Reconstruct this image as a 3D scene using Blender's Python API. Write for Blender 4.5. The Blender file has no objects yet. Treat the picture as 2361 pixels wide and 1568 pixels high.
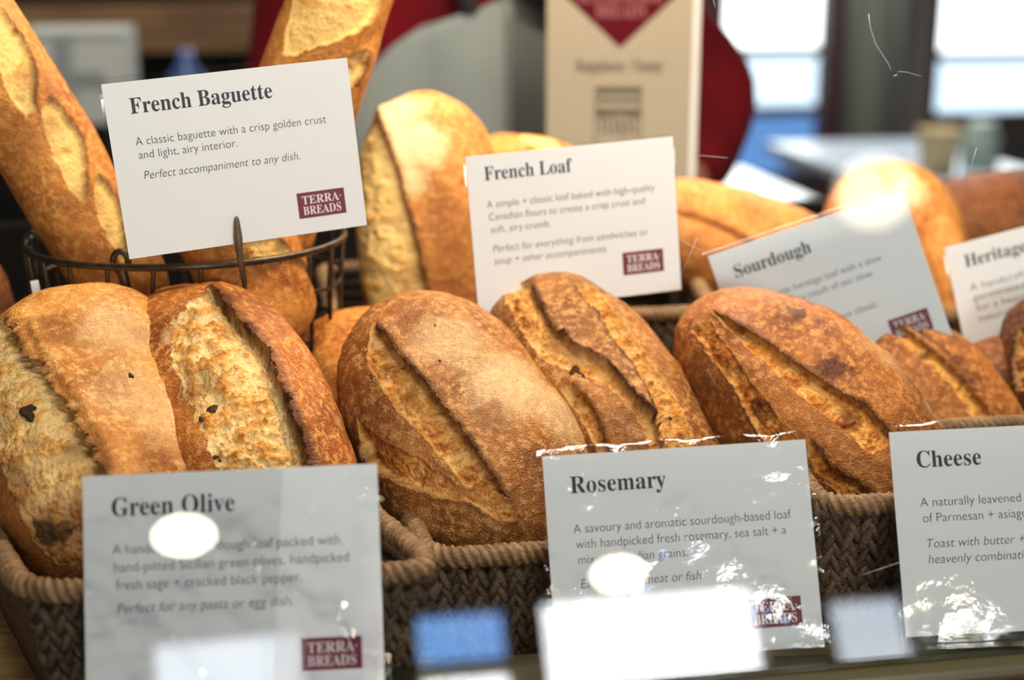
import bpy, math, random
import numpy as np
from mathutils import Vector, Matrix
SC = bpy.context.scene
COL = SC.collection
# ------------------------------------------------------------------ camera
FPX = 50 / 36 * 2361
YAW, PITCH = math.radians(10), math.radians(15)
fw = np.array([math.sin(YAW) * math.cos(PITCH), math.cos(YAW) * math.cos(PITCH), -math.sin(PITCH)])
rt = np.array([math.cos(YAW), -math.sin(YAW), 0.0])
up = np.cross(rt, fw)
CAM = np.array([-0.18289, -0.57765, 1.30846])
cd = bpy.data.cameras.new('camera')
cam = bpy.data.objects.new('camera', cd)
COL.objects.link(cam)
cam.matrix_world = Matrix(((rt[0], up[0], -fw[0], CAM[0]), (rt[1], up[1], -fw[1], CAM[1]),
                           (rt[2], up[2], -fw[2], CAM[2]), (0, 0, 0, 1)))
cd.lens = 50; cd.sensor_width = 36; cd.sensor_fit = 'HORIZONTAL'
cd.clip_start = 0.01; cd.clip_end = 100
cd.dof.use_dof = True
cd.dof.focus_distance = 0.735
cd.dof.aperture_fstop = 4.0
SC.camera = cam
# ------------------------------------------------------------------ world, lights, exposure
SC.view_settings.view_transform = 'Standard'
SC.view_settings.look = 'None'
SC.view_settings.gamma = 1.0
SC.view_settings.use_curve_mapping = False
SC.view_settings.exposure = 0.0
wd = bpy.data.worlds.new('world'); SC.world = wd; wd.use_nodes = True
wd.node_tree.nodes['Background'].inputs[0].default_value = (0.75, 0.85, 1.0, 1)
wd.node_tree.nodes['Background'].inputs[1].default_value = 0.35

def area(name, loc, target, sx, sy, power, color, spread=180):
    d = bpy.data.lights.new(name, 'AREA'); d.shape = 'RECTANGLE'; d.size = sx; d.size_y = sy
    d.energy = power; d.color = color; d.spread = math.radians(spread)
    o = bpy.data.objects.new(name, d); COL.objects.link(o); o.location = loc
    o.rotation_euler = (Vector(target) - Vector(loc)).to_track_quat('-Z', 'Y').to_euler()
    return o
# warm strip lights fixed under the top of the display case
area('case_strip_light', (0.10, 0.17, 1.64), (0.02, 0.16, 1.0), 0.42, 0.03, 11.3, (1.0, 0.80, 0.58))
area('case_strip_light', (0.10, 0.52, 1.64), (0.05, 0.36, 1.05), 0.7, 0.04, 4.3, (1.0, 0.78, 0.54))
# unseen fill lights, added to brighten the columns, front cards and back counter
area('added_fill_light', (1.2, 3.2, 2.9), (1.2, 3.2, 0), 1.2, 1.2, 100, (1.0, 0.94, 0.88))
area('added_fill_light', (0.15, -0.95, 2.9), (0.1, -0.3, 0), 0.8, 0.8, 66, (1.0, 0.95, 0.88))
area('added_fill_light', (-0.75, 1.35, 2.9), (-0.7, 1.6, 0), 0.6, 0.6, 26, (1.0, 0.9, 0.76))

# ------------------------------------------------------------------ maths helpers
def ray(x, y): return fw + rt * (x - 1180.5) / FPX - up * (y - 784) / FPX
def WY(x, y, Y):
    q = ray(x, y); return CAM + q * (Y - CAM[1]) / q[1]
def WZ(x, y, Z):
    q = ray(x, y); return CAM + q * (Z - CAM[2]) / q[2]
def WD(x, y, d): return CAM + ray(x, y) * d
def project(w):
    w = np.asarray(w) - CAM; d = w @ fw
    return 1180.5 + FPX * (w @ rt) / d, 784 - FPX * (w @ up) / d
def sm(x, a, b):
    t = np.clip((x - a) / (b - a), 0, 1); return t * t * (3 - 2 * t)
def _hash(ix, iy, iz, seed):
    h = (ix.astype(np.int64) * 374761393 + iy.astype(np.int64) * 668265263 + iz.astype(np.int64) * 2147483647 + seed * 1274126177) & 0xffffffff
    h = ((h ^ (h >> 13)) * 1274126177) & 0xffffffff
    h = h ^ (h >> 16)
    return (h & 0xffff) / 32767.5 - 1.0
def vnoise(p, seed=0):
    p = np.asarray(p, float); i = np.floor(p).astype(np.int64); f = p - i; f = f * f * (3 - 2 * f)
    out = 0
    for dx in (0, 1):
        wx = f[:, 0] if dx else 1 - f[:, 0]
        for dy in (0, 1):
            wy = f[:, 1] if dy else 1 - f[:, 1]
            for dz in (0, 1):
                wz = f[:, 2] if dz else 1 - f[:, 2]
                out = out + wx * wy * wz * _hash(i[:, 0] + dx, i[:, 1] + dy, i[:, 2] + dz, seed)
    return out
def fbm(p, seed=0, oct=3):
    s, a, q = 0, 1.0, np.asarray(p, float)
    for k in range(oct):
        s = s + a * vnoise(q, seed + k * 17); a *= 0.5; q = q * 2.03
    return s
def lin(c): c /= 255; return c / 12.92 if c <= 0.04045 else ((c + 0.055) / 1.055) ** 2.4
def S(r, g, b): return (lin(r), lin(g), lin(b), 1.0)

# ------------------------------------------------------------------ materials
class NT:
    def __init__(s, name):
        s.m = bpy.data.materials.new(name); s.m.use_nodes = True; s.t = s.m.node_tree
        s.t.nodes.clear(); s.out = s.t.nodes.new('ShaderNodeOutputMaterial')
    def n(s, typ, ins=None, **props):
        k = s.t.nodes.new('ShaderNode' + typ)
        for a, b in props.items(): setattr(k, a, b)
        for a, b in (ins or {}).items():
            if isinstance(b, bpy.types.NodeSocket): s.t.links.new(b, k.inputs[a])
            else: k.inputs[a].default_value = b
        return k
    def mix(s, f, a, b, mode='MIX'):
        k = s.t.nodes.new('ShaderNodeMix'); k.data_type = 'RGBA'; k.blend_type = mode
        for idx, v in ((0, f), (6, a), (7, b)):
            if isinstance(v, bpy.types.NodeSocket): s.t.links.new(v, k.inputs[idx])
            else: k.inputs[idx].default_value = v
        return k.outputs[2]
    def ramp(s, f, lo, hi):
        return s.n('MapRange', {0: f, 1: lo, 2: hi, 3: 0.0, 4: 1.0}, interpolation_type='SMOOTHSTEP').outputs[0]
    def math(s, op, a, b=0.0):
        return s.n('Math', {0: a, 1: b}, operation=op).outputs[0]
    def attr(s, name): return s.n('Attribute', attribute_name=name).outputs['Fac']
    def noise(s, vec, scale, detail=3.0, rough=0.55):
        return s.n('TexNoise', {'Vector': vec, 'Scale': scale, 'Detail': detail, 'Roughness': rough}).outputs['Fac']
    def obj(s): return s.n('TexCoord').outputs['Object']
    def end(s, sh): s.t.links.new(sh, s.out.inputs[0]); return s.m

def simple(name, col, rough=0.6, metal=0.0, noise=0.0, nscale=40.0, spec=0.5, bump=0.0, stretch=None, col2=None):
    t = NT(name); vec = t.obj()
    if stretch:
        vec = t.n('Mapping', {'Vector': vec, 'Scale': stretch}).outputs[0]
    c = col
    nz = t.noise(vec, nscale, 4.0)
    if noise or col2:
        c2 = col2 or tuple(x * (1 - noise) for x in col[:3]) + (1,)
        c = t.mix(t.ramp(nz, 0.35, 0.65), c2, col)
    b = t.n('BsdfPrincipled', {'Base Color': c, 'Roughness': rough, 'Metallic': metal, 'Specular IOR Level': spec})
    if bump:
        bp = t.n('Bump', {'Height': nz, 'Strength': 0.6, 'Distance': bump}); t.t.links.new(bp.outputs[0], b.inputs['Normal'])
    return t.end(b.outputs[0])

def emit(name, col, strength):
    t = NT(name); return t.end(t.n('Emission', {'Color': col, 'Strength': strength}).outputs[0])

def bread_mat(name, dark, mid, light, crumb_pale, crumb_gold, crumb_brown, speck=0.5, patch=24.0, gloss=0.5, sp=(0.30, 0.06, 0.015, 1)):
    t = NT(name); v = t.obj()
    n1 = t.noise(v, patch, 4.0, 0.6)
    n2 = t.noise(v, 240.0, 3.0, 0.65)
    n3 = t.noise(v, 900.0, 2.0, 0.6)
    vor = t.n('TexVoronoi', {'Vector': v, 'Scale': 620.0}, feature='F1').outputs['Distance']
    c = t.mix(t.ramp(n1, 0.32, 0.62), dark, mid)
    c = t.mix(t.math('MULTIPLY', t.ramp(n2, 0.45, 0.66), 0.85), c, light)
    n4 = t.noise(v, 75.0, 4.0, 0.7)
    c = t.mix(t.math('MULTIPLY', t.ramp(n4, 0.56, 0.72), 0.55), c, dark)
    c = t.mix(t.math('MULTIPLY', t.ramp(n3, 0.52, 0.30), 0.45), c, dark)
    dots = t.math('MULTIPLY', t.ramp(vor, 0.34, 0.12), t.ramp(n2, 0.40, 0.62))
    c = t.mix(t.math('MULTIPLY', dots, speck), c, tuple(min(1, x * 1.35 + 0.03) for x in light[:3]) + (1,))
    c = t.mix(t.attr('pale_patch'), c, S(238, 208, 158))  # pale patches on the crust, flour on the tall French loaf
    toast = t.attr('toast')
    cr = t.mix(t.ramp(toast, 0.25, 0.62), crumb_pale, crumb_gold)
    cr = t.mix(t.ramp(toast, 0.55, 1.0), cr, crumb_brown)
    fine = t.noise(v, 420.0, 3.0, 0.7)
    cr = t.mix(t.math('MULTIPLY', t.ramp(fine, 0.55, 0.75), 0.45), cr, crumb_brown)
    cm = t.attr('crumb')
    c = t.mix(cm, c, cr)
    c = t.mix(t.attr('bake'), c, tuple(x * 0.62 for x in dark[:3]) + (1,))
    c = t.mix(t.attr('ear'), c, tuple(x * 0.42 for x in dark[:3]) + (1,))
    c = t.mix(t.attr('spot'), c, sp)
    h = t.math('ADD', t.math('MULTIPLY', n2, 0.6), t.math('MULTIPLY', n3, 0.35))
    h = t.math('SUBTRACT', h, t.math('MULTIPLY', t.ramp(vor, 0.0, 0.5), 0.35))
    h = t.math('ADD', h, t.math('MULTIPLY', t.math('MULTIPLY', fine, cm), 1.2))
    bp = t.n('Bump', {'Height': h, 'Strength': 0.8, 'Distance': 0.0016})
    rg = t.math('ADD', t.math('MULTIPLY', cm, 0.35), gloss)
    b = t.n('BsdfPrincipled', {'Base Color': c, 'Roughness': rg, 'Specular IOR Level': 0.2, 'Normal': bp.outputs[0]})
    return t.end(b.outputs[0])

M = {}
M['rosemary'] = bread_mat('rosemary_crust', S(116, 66, 28), S(160, 102, 50), S(202, 150, 88), S(222, 172, 104), S(194, 130, 60), S(138, 80, 32), 0.7)
M['olive'] = bread_mat('olive_crust', S(160, 92, 38), S(204, 138, 64), S(230, 178, 106), S(251, 211, 142), S(228, 164, 82), S(174, 102, 40), 0.5, sp=(0.030, 0.010, 0.004, 1))
M['olive_dark'] = bread_mat('olive_dark_crust', S(128, 64, 22), S(176, 102, 40), S(216, 152, 82), S(246, 210, 146), S(224, 160, 80), S(168, 94, 36), 0.6)
M['cheese'] = bread_mat('cheese_crust', S(116, 62, 26), S(160, 98, 44), S(196, 134, 72), S(226, 170, 92), S(190, 116, 46), S(126, 66, 24), 0.6, sp=(0.06, 0.011, 0.004, 1))
M['baguette'] = bread_mat('baguette_crust', S(158, 90, 36), S(206, 132, 58), S(226, 162, 84), S(240, 196, 118), S(226, 164, 82), S(180, 112, 48), 0.2, 30)
M['loaf'] = bread_mat('french_crust', S(160, 94, 40), S(196, 130, 62), S(218, 160, 90), S(253, 214, 134), S(238, 180, 92), S(196, 130, 58), 0.2, 22)
M['dark'] = bread_mat('heritage_crust', S(76, 40, 18), S(116, 66, 30), S(150, 94, 50), S(206, 160, 100), S(176, 116, 60), S(120, 70, 30), 0.3, 20)
M['rye'] = bread_mat('rye_crust', S(44, 24, 14), S(84, 48, 24), S(128, 80, 44), S(206, 150, 90), S(150, 92, 46), S(80, 44, 22), 0.3, 20)
M['olive_bit'] = simple('olive_flesh', S(62, 44, 22), 0.6, spec=.15, noise=0.5, nscale=300)
M['herb'] = simple('baked_herb', S(78, 50, 24), 0.8, spec=.1, noise=0.5, nscale=300)
M['paper'] = simple('card_paper', S(228, 226, 223), 0.55, spec=0.3)
M['ink'] = simple('printed_ink', S(38, 32, 40), 0.5)
M['ink_thin'] = simple('printed_text_ink', S(66, 58, 62), 0.5)
M['maroon'] = simple('maroon_print', S(112, 20, 44), 0.5)
M['logo_white'] = simple('logo_lettering_white', S(226, 214, 208), 0.5)
M['wire'] = simple('dark_wire', S(92, 80, 66), 0.38, 0.85, noise=0.4, nscale=120)
M['pin'] = simple('dark_wooden_pin', S(96, 74, 54), 0.45, noise=0.4, nscale=90, stretch=(1, 1, .2))
M['shelf_wood'] = simple('pale_shelf_wood', S(206, 172, 118), 0.5, nscale=14, stretch=(1, 12, 12), col2=S(176, 136, 84))
M['ledge_wood'] = simple('orange_ledge_wood', S(166, 98, 52), 0.45, nscale=9, stretch=(1, 14, 14), col2=S(118, 62, 28), bump=0.0006)
M['frame'] = simple('olive_channel', S(44, 42, 24), 0.35, 0.0)
M['dark'+'_board'] = simple('dark_board', S(12, 10, 9), 0.6, spec=.15)

def sleeve_mat(name, amt, rgh=0.05):
    t = NT(name); v = t.obj()
    a = t.noise(v, 150.0, 3.0, 0.6); b = t.noise(v, 26.0, 2.0)
    h = t.math('MULTIPLY', t.math('MULTIPLY', a, t.ramp(b, 0.42, 0.62)), 1.0)
    h = t.math('ADD', h, t.math('MULTIPLY', b, 3.0))
    bp = t.n('Bump', {'Height': h, 'Strength': 0.5, 'Distance': amt})
    fr = t.n('Fresnel', {'IOR': 1.46, 'Normal': bp.outputs[0]})
    tr = t.n('BsdfTransparent', {'Color': (0.97, 0.975, 0.98, 1)})
    gl = t.n('BsdfGlossy', {'Color': (1, 1, 1, 1), 'Roughness': rgh, 'Normal': bp.outputs[0]})
    mx = t.n('MixShader', {0: fr.outputs[0]})
    t.t.links.new(tr.outputs[0], mx.inputs[1]); t.t.links.new(gl.outputs[0], mx.inputs[2])
    return t.end(mx.outputs[0])
M['sleeve'] = sleeve_mat('clear_plastic_sleeve', 0.0012)
M['sleeve_soft'] = sleeve_mat('smooth_clear_sleeve', 0.00022)
M['sleeve_flat'] = sleeve_mat('flat_clear_sleeve', 0.00001, 0.0)
def glass_mat():
    t = NT('clear_case_glass')
    fr = t.n('Fresnel', {'IOR': 1.5})
    tr = t.n('BsdfTransparent', {'Color': (0.985, 0.995, 0.99, 1)})
    gl = t.n('BsdfGlossy', {'Color': (1, 1, 1, 1), 'Roughness': 0.0})
    mx = t.n('MixShader', {0: fr.outputs[0]})
    t.t.links.new(tr.outputs[0], mx.inputs[1]); t.t.links.new(gl.outputs[0], mx.inputs[2])
    return t.end(mx.outputs[0])
M['glass'] = glass_mat()
M['glass_edge'] = simple('green_glass_edge', S(30, 52, 26), 0.15)
M['scratch'] = simple('glass_scratch', S(170, 172, 178), 0.5)
def weave_mat(name, a, b, c):
    t = NT(name); v = t.obj(); strand_tone = t.attr('strand_tone')
    s = t.n('Mapping', {'Vector': v, 'Scale': (1, 1, 1)}).outputs[0]
    col = t.mix(strand_tone, a, b)
    n = t.noise(s, 700.0, 3.0); n2 = t.noise(v, 70.0, 3.0)
    col = t.mix(t.math('MULTIPLY', t.ramp(n, 0.5, 0.75), 0.6), col, c)
    col = t.mix(t.math('MULTIPLY', t.ramp(n2, 0.5, 0.7), 0.5), col, c)
    bp = t.n('Bump', {'Height': n, 'Strength': 0.8, 'Distance': 0.0016})
    return t.end(t.n('BsdfPrincipled', {'Base Color': col, 'Roughness': 0.6, 'Normal': bp.outputs[0]}).outputs[0])
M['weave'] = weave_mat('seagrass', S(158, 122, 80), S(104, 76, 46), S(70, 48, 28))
M['weave_shaded'] = weave_mat('seagrass_wall_shaded', S(92, 70, 46), S(62, 45, 28), S(36, 25, 16))  # same seagrass as the rim, darkened to paint in the shade on the walls

# ------------------------------------------------------------------ object helpers
def mesh_obj(name, verts, faces, mat, parent=None, attrs=None, smooth=True, origin=None):
    me = bpy.data.meshes.new(name)
    vs = np.asarray(verts, float)
    if origin is not None: vs = vs - np.asarray(origin)
    me.from_pydata(vs.tolist(), [], faces if isinstance(faces, list) else faces.tolist())
    me.update()
    if smooth: me.polygons.foreach_set('use_smooth', [True] * len(me.polygons))
    for k, a in (attrs or {}).items():
        at = me.attributes.new(k, 'FLOAT', 'POINT'); at.data.foreach_set('value', np.ascontiguousarray(a, dtype=np.float32))
    if mat: me.materials.append(mat)
    o = bpy.data.objects.new(name, me); COL.objects.link(o)
    if parent: o.parent = parent
    elif origin is not None: o.location = origin
    return o
def tag(o, label, cat, group=None):
    o['label'] = label; o['category'] = cat
    if group: o['group'] = group
    return o
def empty(name, loc, label=None, cat=None, group=None):
    o = bpy.data.objects.new(name, None); o.empty_display_size = 0.02; COL.objects.link(o); o.location = loc
    if label: tag(o, label, cat, group)
    return o
def box_data(x0, x1, y0, y1, z0, z1):
    v = [(x0, y0, z0), (x1, y0, z0), (x1, y1, z0), (x0, y1, z0), (x0, y0, z1), (x1, y0, z1), (x1, y1, z1), (x0, y1, z1)]
    f = [(0, 3, 2, 1), (4, 5, 6, 7), (0, 1, 5, 4), (1, 2, 6, 5), (2, 3, 7, 6), (3, 0, 4, 7)]
    return v, f
def merge(*parts):
    V, Fc = [], []
    for v, f in parts:
        b = len(V); V += [tuple(q) for q in v]; Fc += [tuple(i + b for i in q) for q in f]
    return V, Fc
def boxo(name, b, mat, parent=None, bevel=0.0, origin=None):
    v, f = box_data(*b)
    o = mesh_obj(name, v, f, mat, parent, smooth=False, origin=origin)
    if bevel:
        m = o.modifiers.new('bevel', 'BEVEL'); m.width = bevel; m.segments = 2
    return o
def structure(o): o['kind'] = 'structure'; return o
def tube_data(pts, rad, n=10, closed=False, caps=True):
    pts = np.asarray(pts, float); k = len(pts); rad = np.broadcast_to(np.asarray(rad, float), (k,))
    if closed: tg = np.roll(pts, -1, 0) - np.roll(pts, 1, 0)
    else: tg = np.gradient(pts, axis=0)
    tg /= np.linalg.norm(tg, axis=1)[:, None] + 1e-12
    a = np.array([0, 0, 1.0]) if abs(tg[0][2]) < 0.9 else np.array([1.0, 0, 0])
    V = []
    nrm = np.cross(tg[0], a); nrm /= np.linalg.norm(nrm)
    for i in range(k):
        nrm = nrm - tg[i] * (nrm @ tg[i]); nrm /= np.linalg.norm(nrm); bi = np.cross(tg[i], nrm)
        for j in range(n):
            an = 2 * math.pi * j / n
            V.append(pts[i] + rad[i] * (nrm * math.cos(an) + bi * math.sin(an)))
    Fc = []
    for i in range(k if closed else k - 1):
        for j in range(n):
            i2 = (i + 1) % k
            Fc.append((i * n + j, i * n + (j + 1) % n, i2 * n + (j + 1) % n, i2 * n + j))
    if not closed and caps:
        Fc.append(tuple(range(n - 1, -1, -1))); Fc.append(tuple((k - 1) * n + j for j in range(n)))
    return V, Fc
def spline(P, n=40, closed=False):
    P = [np.asarray(p, float) for p in P]; out = []
    k = len(P); segs = k if closed else k - 1
    for i in range(segs):
        p0 = P[(i - 1) % k] if (closed or i > 0) else P[0]
        p1, p2 = P[i % k], P[(i + 1) % k]
        p3 = P[(i + 2) % k] if (closed or i + 2 < k) else P[-1]
        for t in np.linspace(0, 1, n, endpoint=False):
            out.append(0.5 * ((2 * p1) + (-p0 + p2) * t + (2 * p0 - 5 * p1 + 4 * p2 - p3) * t * t + (-p0 + 3 * p1 - 3 * p2 + p3) * t ** 3))
    if not closed: out.append(P[-1])
    return np.array(out)

# ------------------------------------------------------------------ loaf builder
def seg_dist(P, poly):
    """distance from points P to a 3D polyline, the nearest point, and the parameter along it"""
    best = np.full(len(P), 1e9); near = np.zeros_like(P); par = np.zeros(len(P)); n = len(poly) - 1
    for i in range(n):
        a, b = poly[i], poly[i + 1]; ab = b - a; L2 = ab @ ab + 1e-15
        t = np.clip(((P - a) @ ab) / L2, 0, 1); q = a + t[:, None] * ab
        d = np.linalg.norm(P - q, axis=1); m = d < best
        best[m] = d[m]; near[m] = q[m]; par[m] = (i + t[m]) / n
    return best, near, par
def inside2d(U, poly):
    ins = np.zeros(len(U), bool); n = len(poly); j = n - 1
    for i in range(n):
        xi, yi = poly[i]; xj, yj = poly[j]
        if abs(yj - yi) > 1e-12:
            c = ((yi > U[:, 1]) != (yj > U[:, 1])) & (U[:, 0] < (xj - xi) * (U[:, 1] - yi) / (yj - yi) + xi)
            ins ^= c
        j = i
    return ins
def densify(pts, k=14):
    return spline([np.array(p, float) for p in pts], k) if len(pts) > 2 else np.linspace(np.array(pts[0], float), np.array(pts[1], float), k * 2)

def loaf(name, label, cat, group, A, B, wid, hgt, mat, topdir=None, bend=0.0, bendn=0.0, res=(260, 300), blunt=2.5, belly=0.75,
         zones=(), creases=(), spots=(), pale_patch=(), bake=(), seed=1, lump=0.0025, taper=0.0, sect=2.2, olives=(), olive_mat='olive_bit', side_bake_shade=0.55):
    A, B = np.asarray(A, float), np.asarray(B, float)
    rng = np.random.RandomState(seed)
    ax = B - A; L = np.linalg.norm(ax); ax /= L
    mid = (A + B) / 2
    td = np.asarray(topdir, float) if topdir is not None else (CAM - mid) / np.linalg.norm(CAM - mid) * 0.6 + np.array([0, 0, 0.8])
    td = td - ax * (td @ ax); td /= np.linalg.norm(td)
    sd = np.cross(td, ax); sd /= np.linalg.norm(sd)
    if sd @ rt < 0: sd = -sd                               # sideways axis points to the right
    nu, nv = res
    lu = np.linspace(0, 1, nu); u = 0.45 * lu + 0.55 * (1 - np.cos(math.pi * lu)) / 2
    lv = np.linspace(-1, 1, nv, endpoint=False); v = math.pi * (0.72 * lv + 0.28 * lv ** 3)   # v=0 is the top
    Ug, Vg = np.meshgrid(u, v, indexing='ij')
    def base(Uu, Vv):
        k = np.abs(2 * Uu - 1)
        r = np.sqrt(np.clip(1 - k ** blunt, 0, 1)) * (1 + taper * (2 * Uu - 1))
        c, s = np.sin(Vv), np.cos(Vv)
        e = 2 / sect
        c = np.sign(c) * np.abs(c) ** e; s = np.sign(s) * np.abs(s) ** e
        h = np.where(s > 0, hgt, hgt * belly)
        cen = A[None] + ax[None] * (Uu * L)[:, None] + sd[None] * (bend * (1 - k ** 2))[:, None] + td[None] * (bendn * (1 - k ** 2))[:, None]
        return cen + sd[None] * (wid * r * c)[:, None] + td[None] * (h * r * s)[:, None]
    Uf, Vf = Ug.ravel(), Vg.ravel()
    P = base(Uf, Vf)
    e1 = base(np.clip(Uf + 2e-3, 0, 1), Vf) - base(np.clip(Uf - 2e-3, 0, 1), Vf)
    e2 = base(Uf, Vf + 4e-3) - base(Uf, Vf - 4e-3)
    Nn = np.cross(e1, e2); ln = np.linalg.norm(Nn, axis=1); bad = ln < 1e-12
    Nn[bad] = (P[bad] - mid); Nn /= np.linalg.norm(Nn, axis=1)[:, None] + 1e-15
    if np.mean(np.sum(Nn * (P - mid), axis=1)) < 0: Nn = -Nn
    # lumpy overall shape
    disp = lump * fbm(P * 22 + seed * 3.1, seed, 2) + lump * 0.25 * fbm(P * 90, seed + 5, 2)
    P0 = P + Nn * disp[:, None]
    px, py = project(P0)
    vis = np.sum(Nn * (CAM - P0), axis=1) > 0
    vi = np.where(vis)[0]
    def locate(pts):
        out = []
        for x, y in pts:
            d = (px[vi] - x) ** 2 + (py[vi] - y) ** 2; out.append(vi[np.argmin(d)])
        return np.array(out)
    tot = np.zeros(len(P)); shift = np.zeros_like(P)
    crumb = np.zeros(len(P)); ear = np.zeros(len(P)); toast = np.zeros(len(P)); spot = np.zeros(len(P)); fl = np.zeros(len(P)); bk = np.zeros(len(P))
    zid = np.full(len(P), -1)
    loc = np.stack([(P0 - mid) @ ax, (P0 - mid) @ sd, (P0 - mid) @ td], 1)
    rag = 0.0011 * fbm(P0 * 260, seed + 3, 2)
    for zi, z in enumerate(zones):
        lp = densify(z['l']); rp = densify(z['r'])
        li, ri = locate(lp), locate(rp)
        ring = np.concatenate([li, ri[::-1]])
        poly = np.stack([Uf[ring], Vf[ring]], 1)
        ins = inside2d(np.stack([Uf, Vf], 1), poly)
        cl = P0[np.concatenate([ring, ring[:1]])]
        d, _, _ = seg_dist(P0, cl)
        sgn = np.where(ins, d, -d) + rag * z.get('rag', 1.0)
        side = z.get('ear', 'r')
        eline = P0[ri] if side == 'r' else P0[li]
        de, nq, par = seg_dist(P0, eline)
        endf = sm(par, 0.0, 0.06) * (1 - sm(par, 0.94, 1.0)) if z.get('fade', True) else 1.0
        dep, lip, over, fall = z.get('depth', .004), z.get('lip', .0022), z.get('over', .002), z.get('fall', .012)
        c = sm(sgn, -0.0002, 0.0009)
        # floor of the score: deep next to the ear, rising to the far edge
        hin = -dep * np.exp(-(de / fall) ** 1.3) * sm(sgn, 0, 0.0016) - 0.0007 * sm(sgn, 0, 0.003)
        st = np.stack([loc[:, 0] * 330, loc[:, 1] * 90, loc[:, 2] * 90], 1)
        wq = 0.35 * fbm(loc * 120, seed + 51, 2)[:, None]; g = fbm(st + wq * 3, seed + 11 + zi, 3); g2 = fbm(loc * 150, seed + 31 + zi, 3)
        g3 = 1 - 2 * np.abs(fbm(loc * 420 + wq, seed + 41 + zi, 3)); g4 = fbm(loc * 900, seed + 61, 2)
        rough = z.get('rough', 1.0)
        hin = hin + rough * (0.0006 * g + 0.0009 * g2 + 0.00038 * g3 + 0.00022 * g4) * sm(sgn, 0.0005, 0.004)
        tz = np.clip(0.42 + z.get('tone', 0.0) + 0.24 * g + 0.26 * g2 + 0.16 * g3 + 0.1 * g4 - 0.25 * np.exp(-(de / 0.008)), 0, 1)
        # open bubbles in the crumb
        cand = np.where(ins & (sgn > 0.002) & vis)[0]
        if len(cand):
            for k in range(z.get('pits', 14)):
                ci = cand[rng.randint(len(cand))]; rad = rng.uniform(0.0007, 0.0027) * (1.5 if k % 6 == 0 else 1); el = rng.uniform(0.9, 2.2)
                dl = loc - loc[ci]; dd = np.sqrt((dl[:, 0] * rng.uniform(0.9, 1.6)) ** 2 + (dl[:, 1] ** 2 + dl[:, 2] ** 2) / el ** 2) / rad
                w = 1 - sm(dd, 0.55, 1.0)
                hin = hin - 0.5 * rad * w + 0.00018 * np.exp(-((dd - 1.05) / 0.2) ** 2)
                tz = np.clip(tz - 0.08 * w + 0.16 * np.exp(-((dd - 1.1) / 0.18) ** 2), 0, 1)
        tot = tot * (1 - c) + hin * c
        outd = np.maximum(-sgn, 0)
        near_e = np.exp(-(de / (z.get('lipw', .006))) ** 2) * (1 - c) * endf
        tot = tot + lip * near_e * (1 - 0.5 * sm(par, .8, 1))
        dirv = nq - P0; dn = np.linalg.norm(dirv, axis=1)[:, None] + 1e-9
        zc = P0[ins].mean(0) if ins.any() else mid
        # push the crust lip over the crumb: away from the crust side, across the ear line
        tangent = eline[min(len(eline) - 1, len(eline) // 2 + 2)] - eline[max(0, len(eline) // 2 - 2)]
        cr = np.cross(Nn, tangent); cr /= np.linalg.norm(cr, axis=1)[:, None] + 1e-9
        sg = np.sign(np.sum(cr * (zc - nq), axis=1))[:, None]
        shift = shift + cr * sg * (over * np.exp(-(outd / 0.0035)) * (1 - c) * np.exp(-(de / 0.006) ** 2) * endf)[:, None]
        crumb = np.maximum(crumb * (1 - c), c); toast = toast * (1 - c) + tz * c
        ear = np.maximum(ear * (1 - c), np.clip(1, 0, 1) * z.get('earcol', 0.8) * np.exp(-((sgn + 0.0006) / z.get('earw', .0011)) ** 2) * (0.75 + 0.5 * sm(fbm(P0 * 120, seed + 91, 2), -.2, .5)) * np.exp(-(de / 0.004) ** 2) * endf)
        zid[sgn > 0] = zi
    for cp in creases:
        ci = locate(densify(cp['p'])); d, nq, par = seg_dist(P0, P0[ci]); w_ = cp.get('w', .0016)
        e = np.exp(-(d / w_) ** 2) * sm(par, 0, .08) * (1 - sm(par, .92, 1))
        tot = tot - cp.get('depth', .002) * e; ear = np.maximum(ear, cp.get('dark', .6) * e)
    for x, y, r_, k_ in spots:
        i0 = locate([(x, y)])[0]; dd = np.linalg.norm(P0 - P0[i0], axis=1)
        dd = dd * (1 + 0.5 * fbm(P0 * 160, seed + 77, 3)); w = 1 - sm(dd / (1.35 * r_), 0.5, 1.0)
        spot = np.maximum(spot, k_ * w); tot = tot + 0.00025 * w
    for x, y, r_, k_ in pale_patch:
        i0 = locate([(x, y)])[0]; dd = np.linalg.norm(P0 - P0[i0], axis=1) * (1 + 0.3 * fbm(P0 * 60, seed + 78, 2))
        fl = np.maximum(fl, k_ * (1 - sm(dd / r_, 0.3, 1.0)))
    for x, y, r_, k_ in bake:
        i0 = locate([(x, y)])[0]; dd = np.linalg.norm(P0 - P0[i0], axis=1) * (1 + 0.45 * fbm(P0 * 110, seed + 79, 3))
        bk = np.maximum(bk, k_ * (1 - sm(dd / r_, 0.2, 1.0)))
    bk = np.maximum(bk, side_bake_shade * sm(np.abs(Vf) + 0.25 * fbm(P0 * 40, seed + 9, 2), 1.25, 2.2))  # lower sides darkened: browner bake plus some painted shade
    Pf = P0 + Nn * tot[:, None] + shift
    idx = np.arange(nu * nv).reshape(nu, nv)
    q = np.stack([idx[:-1, :], np.roll(idx, -1, 1)[:-1, :], np.roll(idx, -1, 1)[1:, :], idx[1:, :]], -1).reshape(-1, 4)
    if np.sum(np.cross(Pf[q[:, 1]] - Pf[q[:, 0]], Pf[q[:, 3]] - Pf[q[:, 0]]) * Nn[q[:, 0]]) < 0: q = q[:, ::-1]
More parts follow.
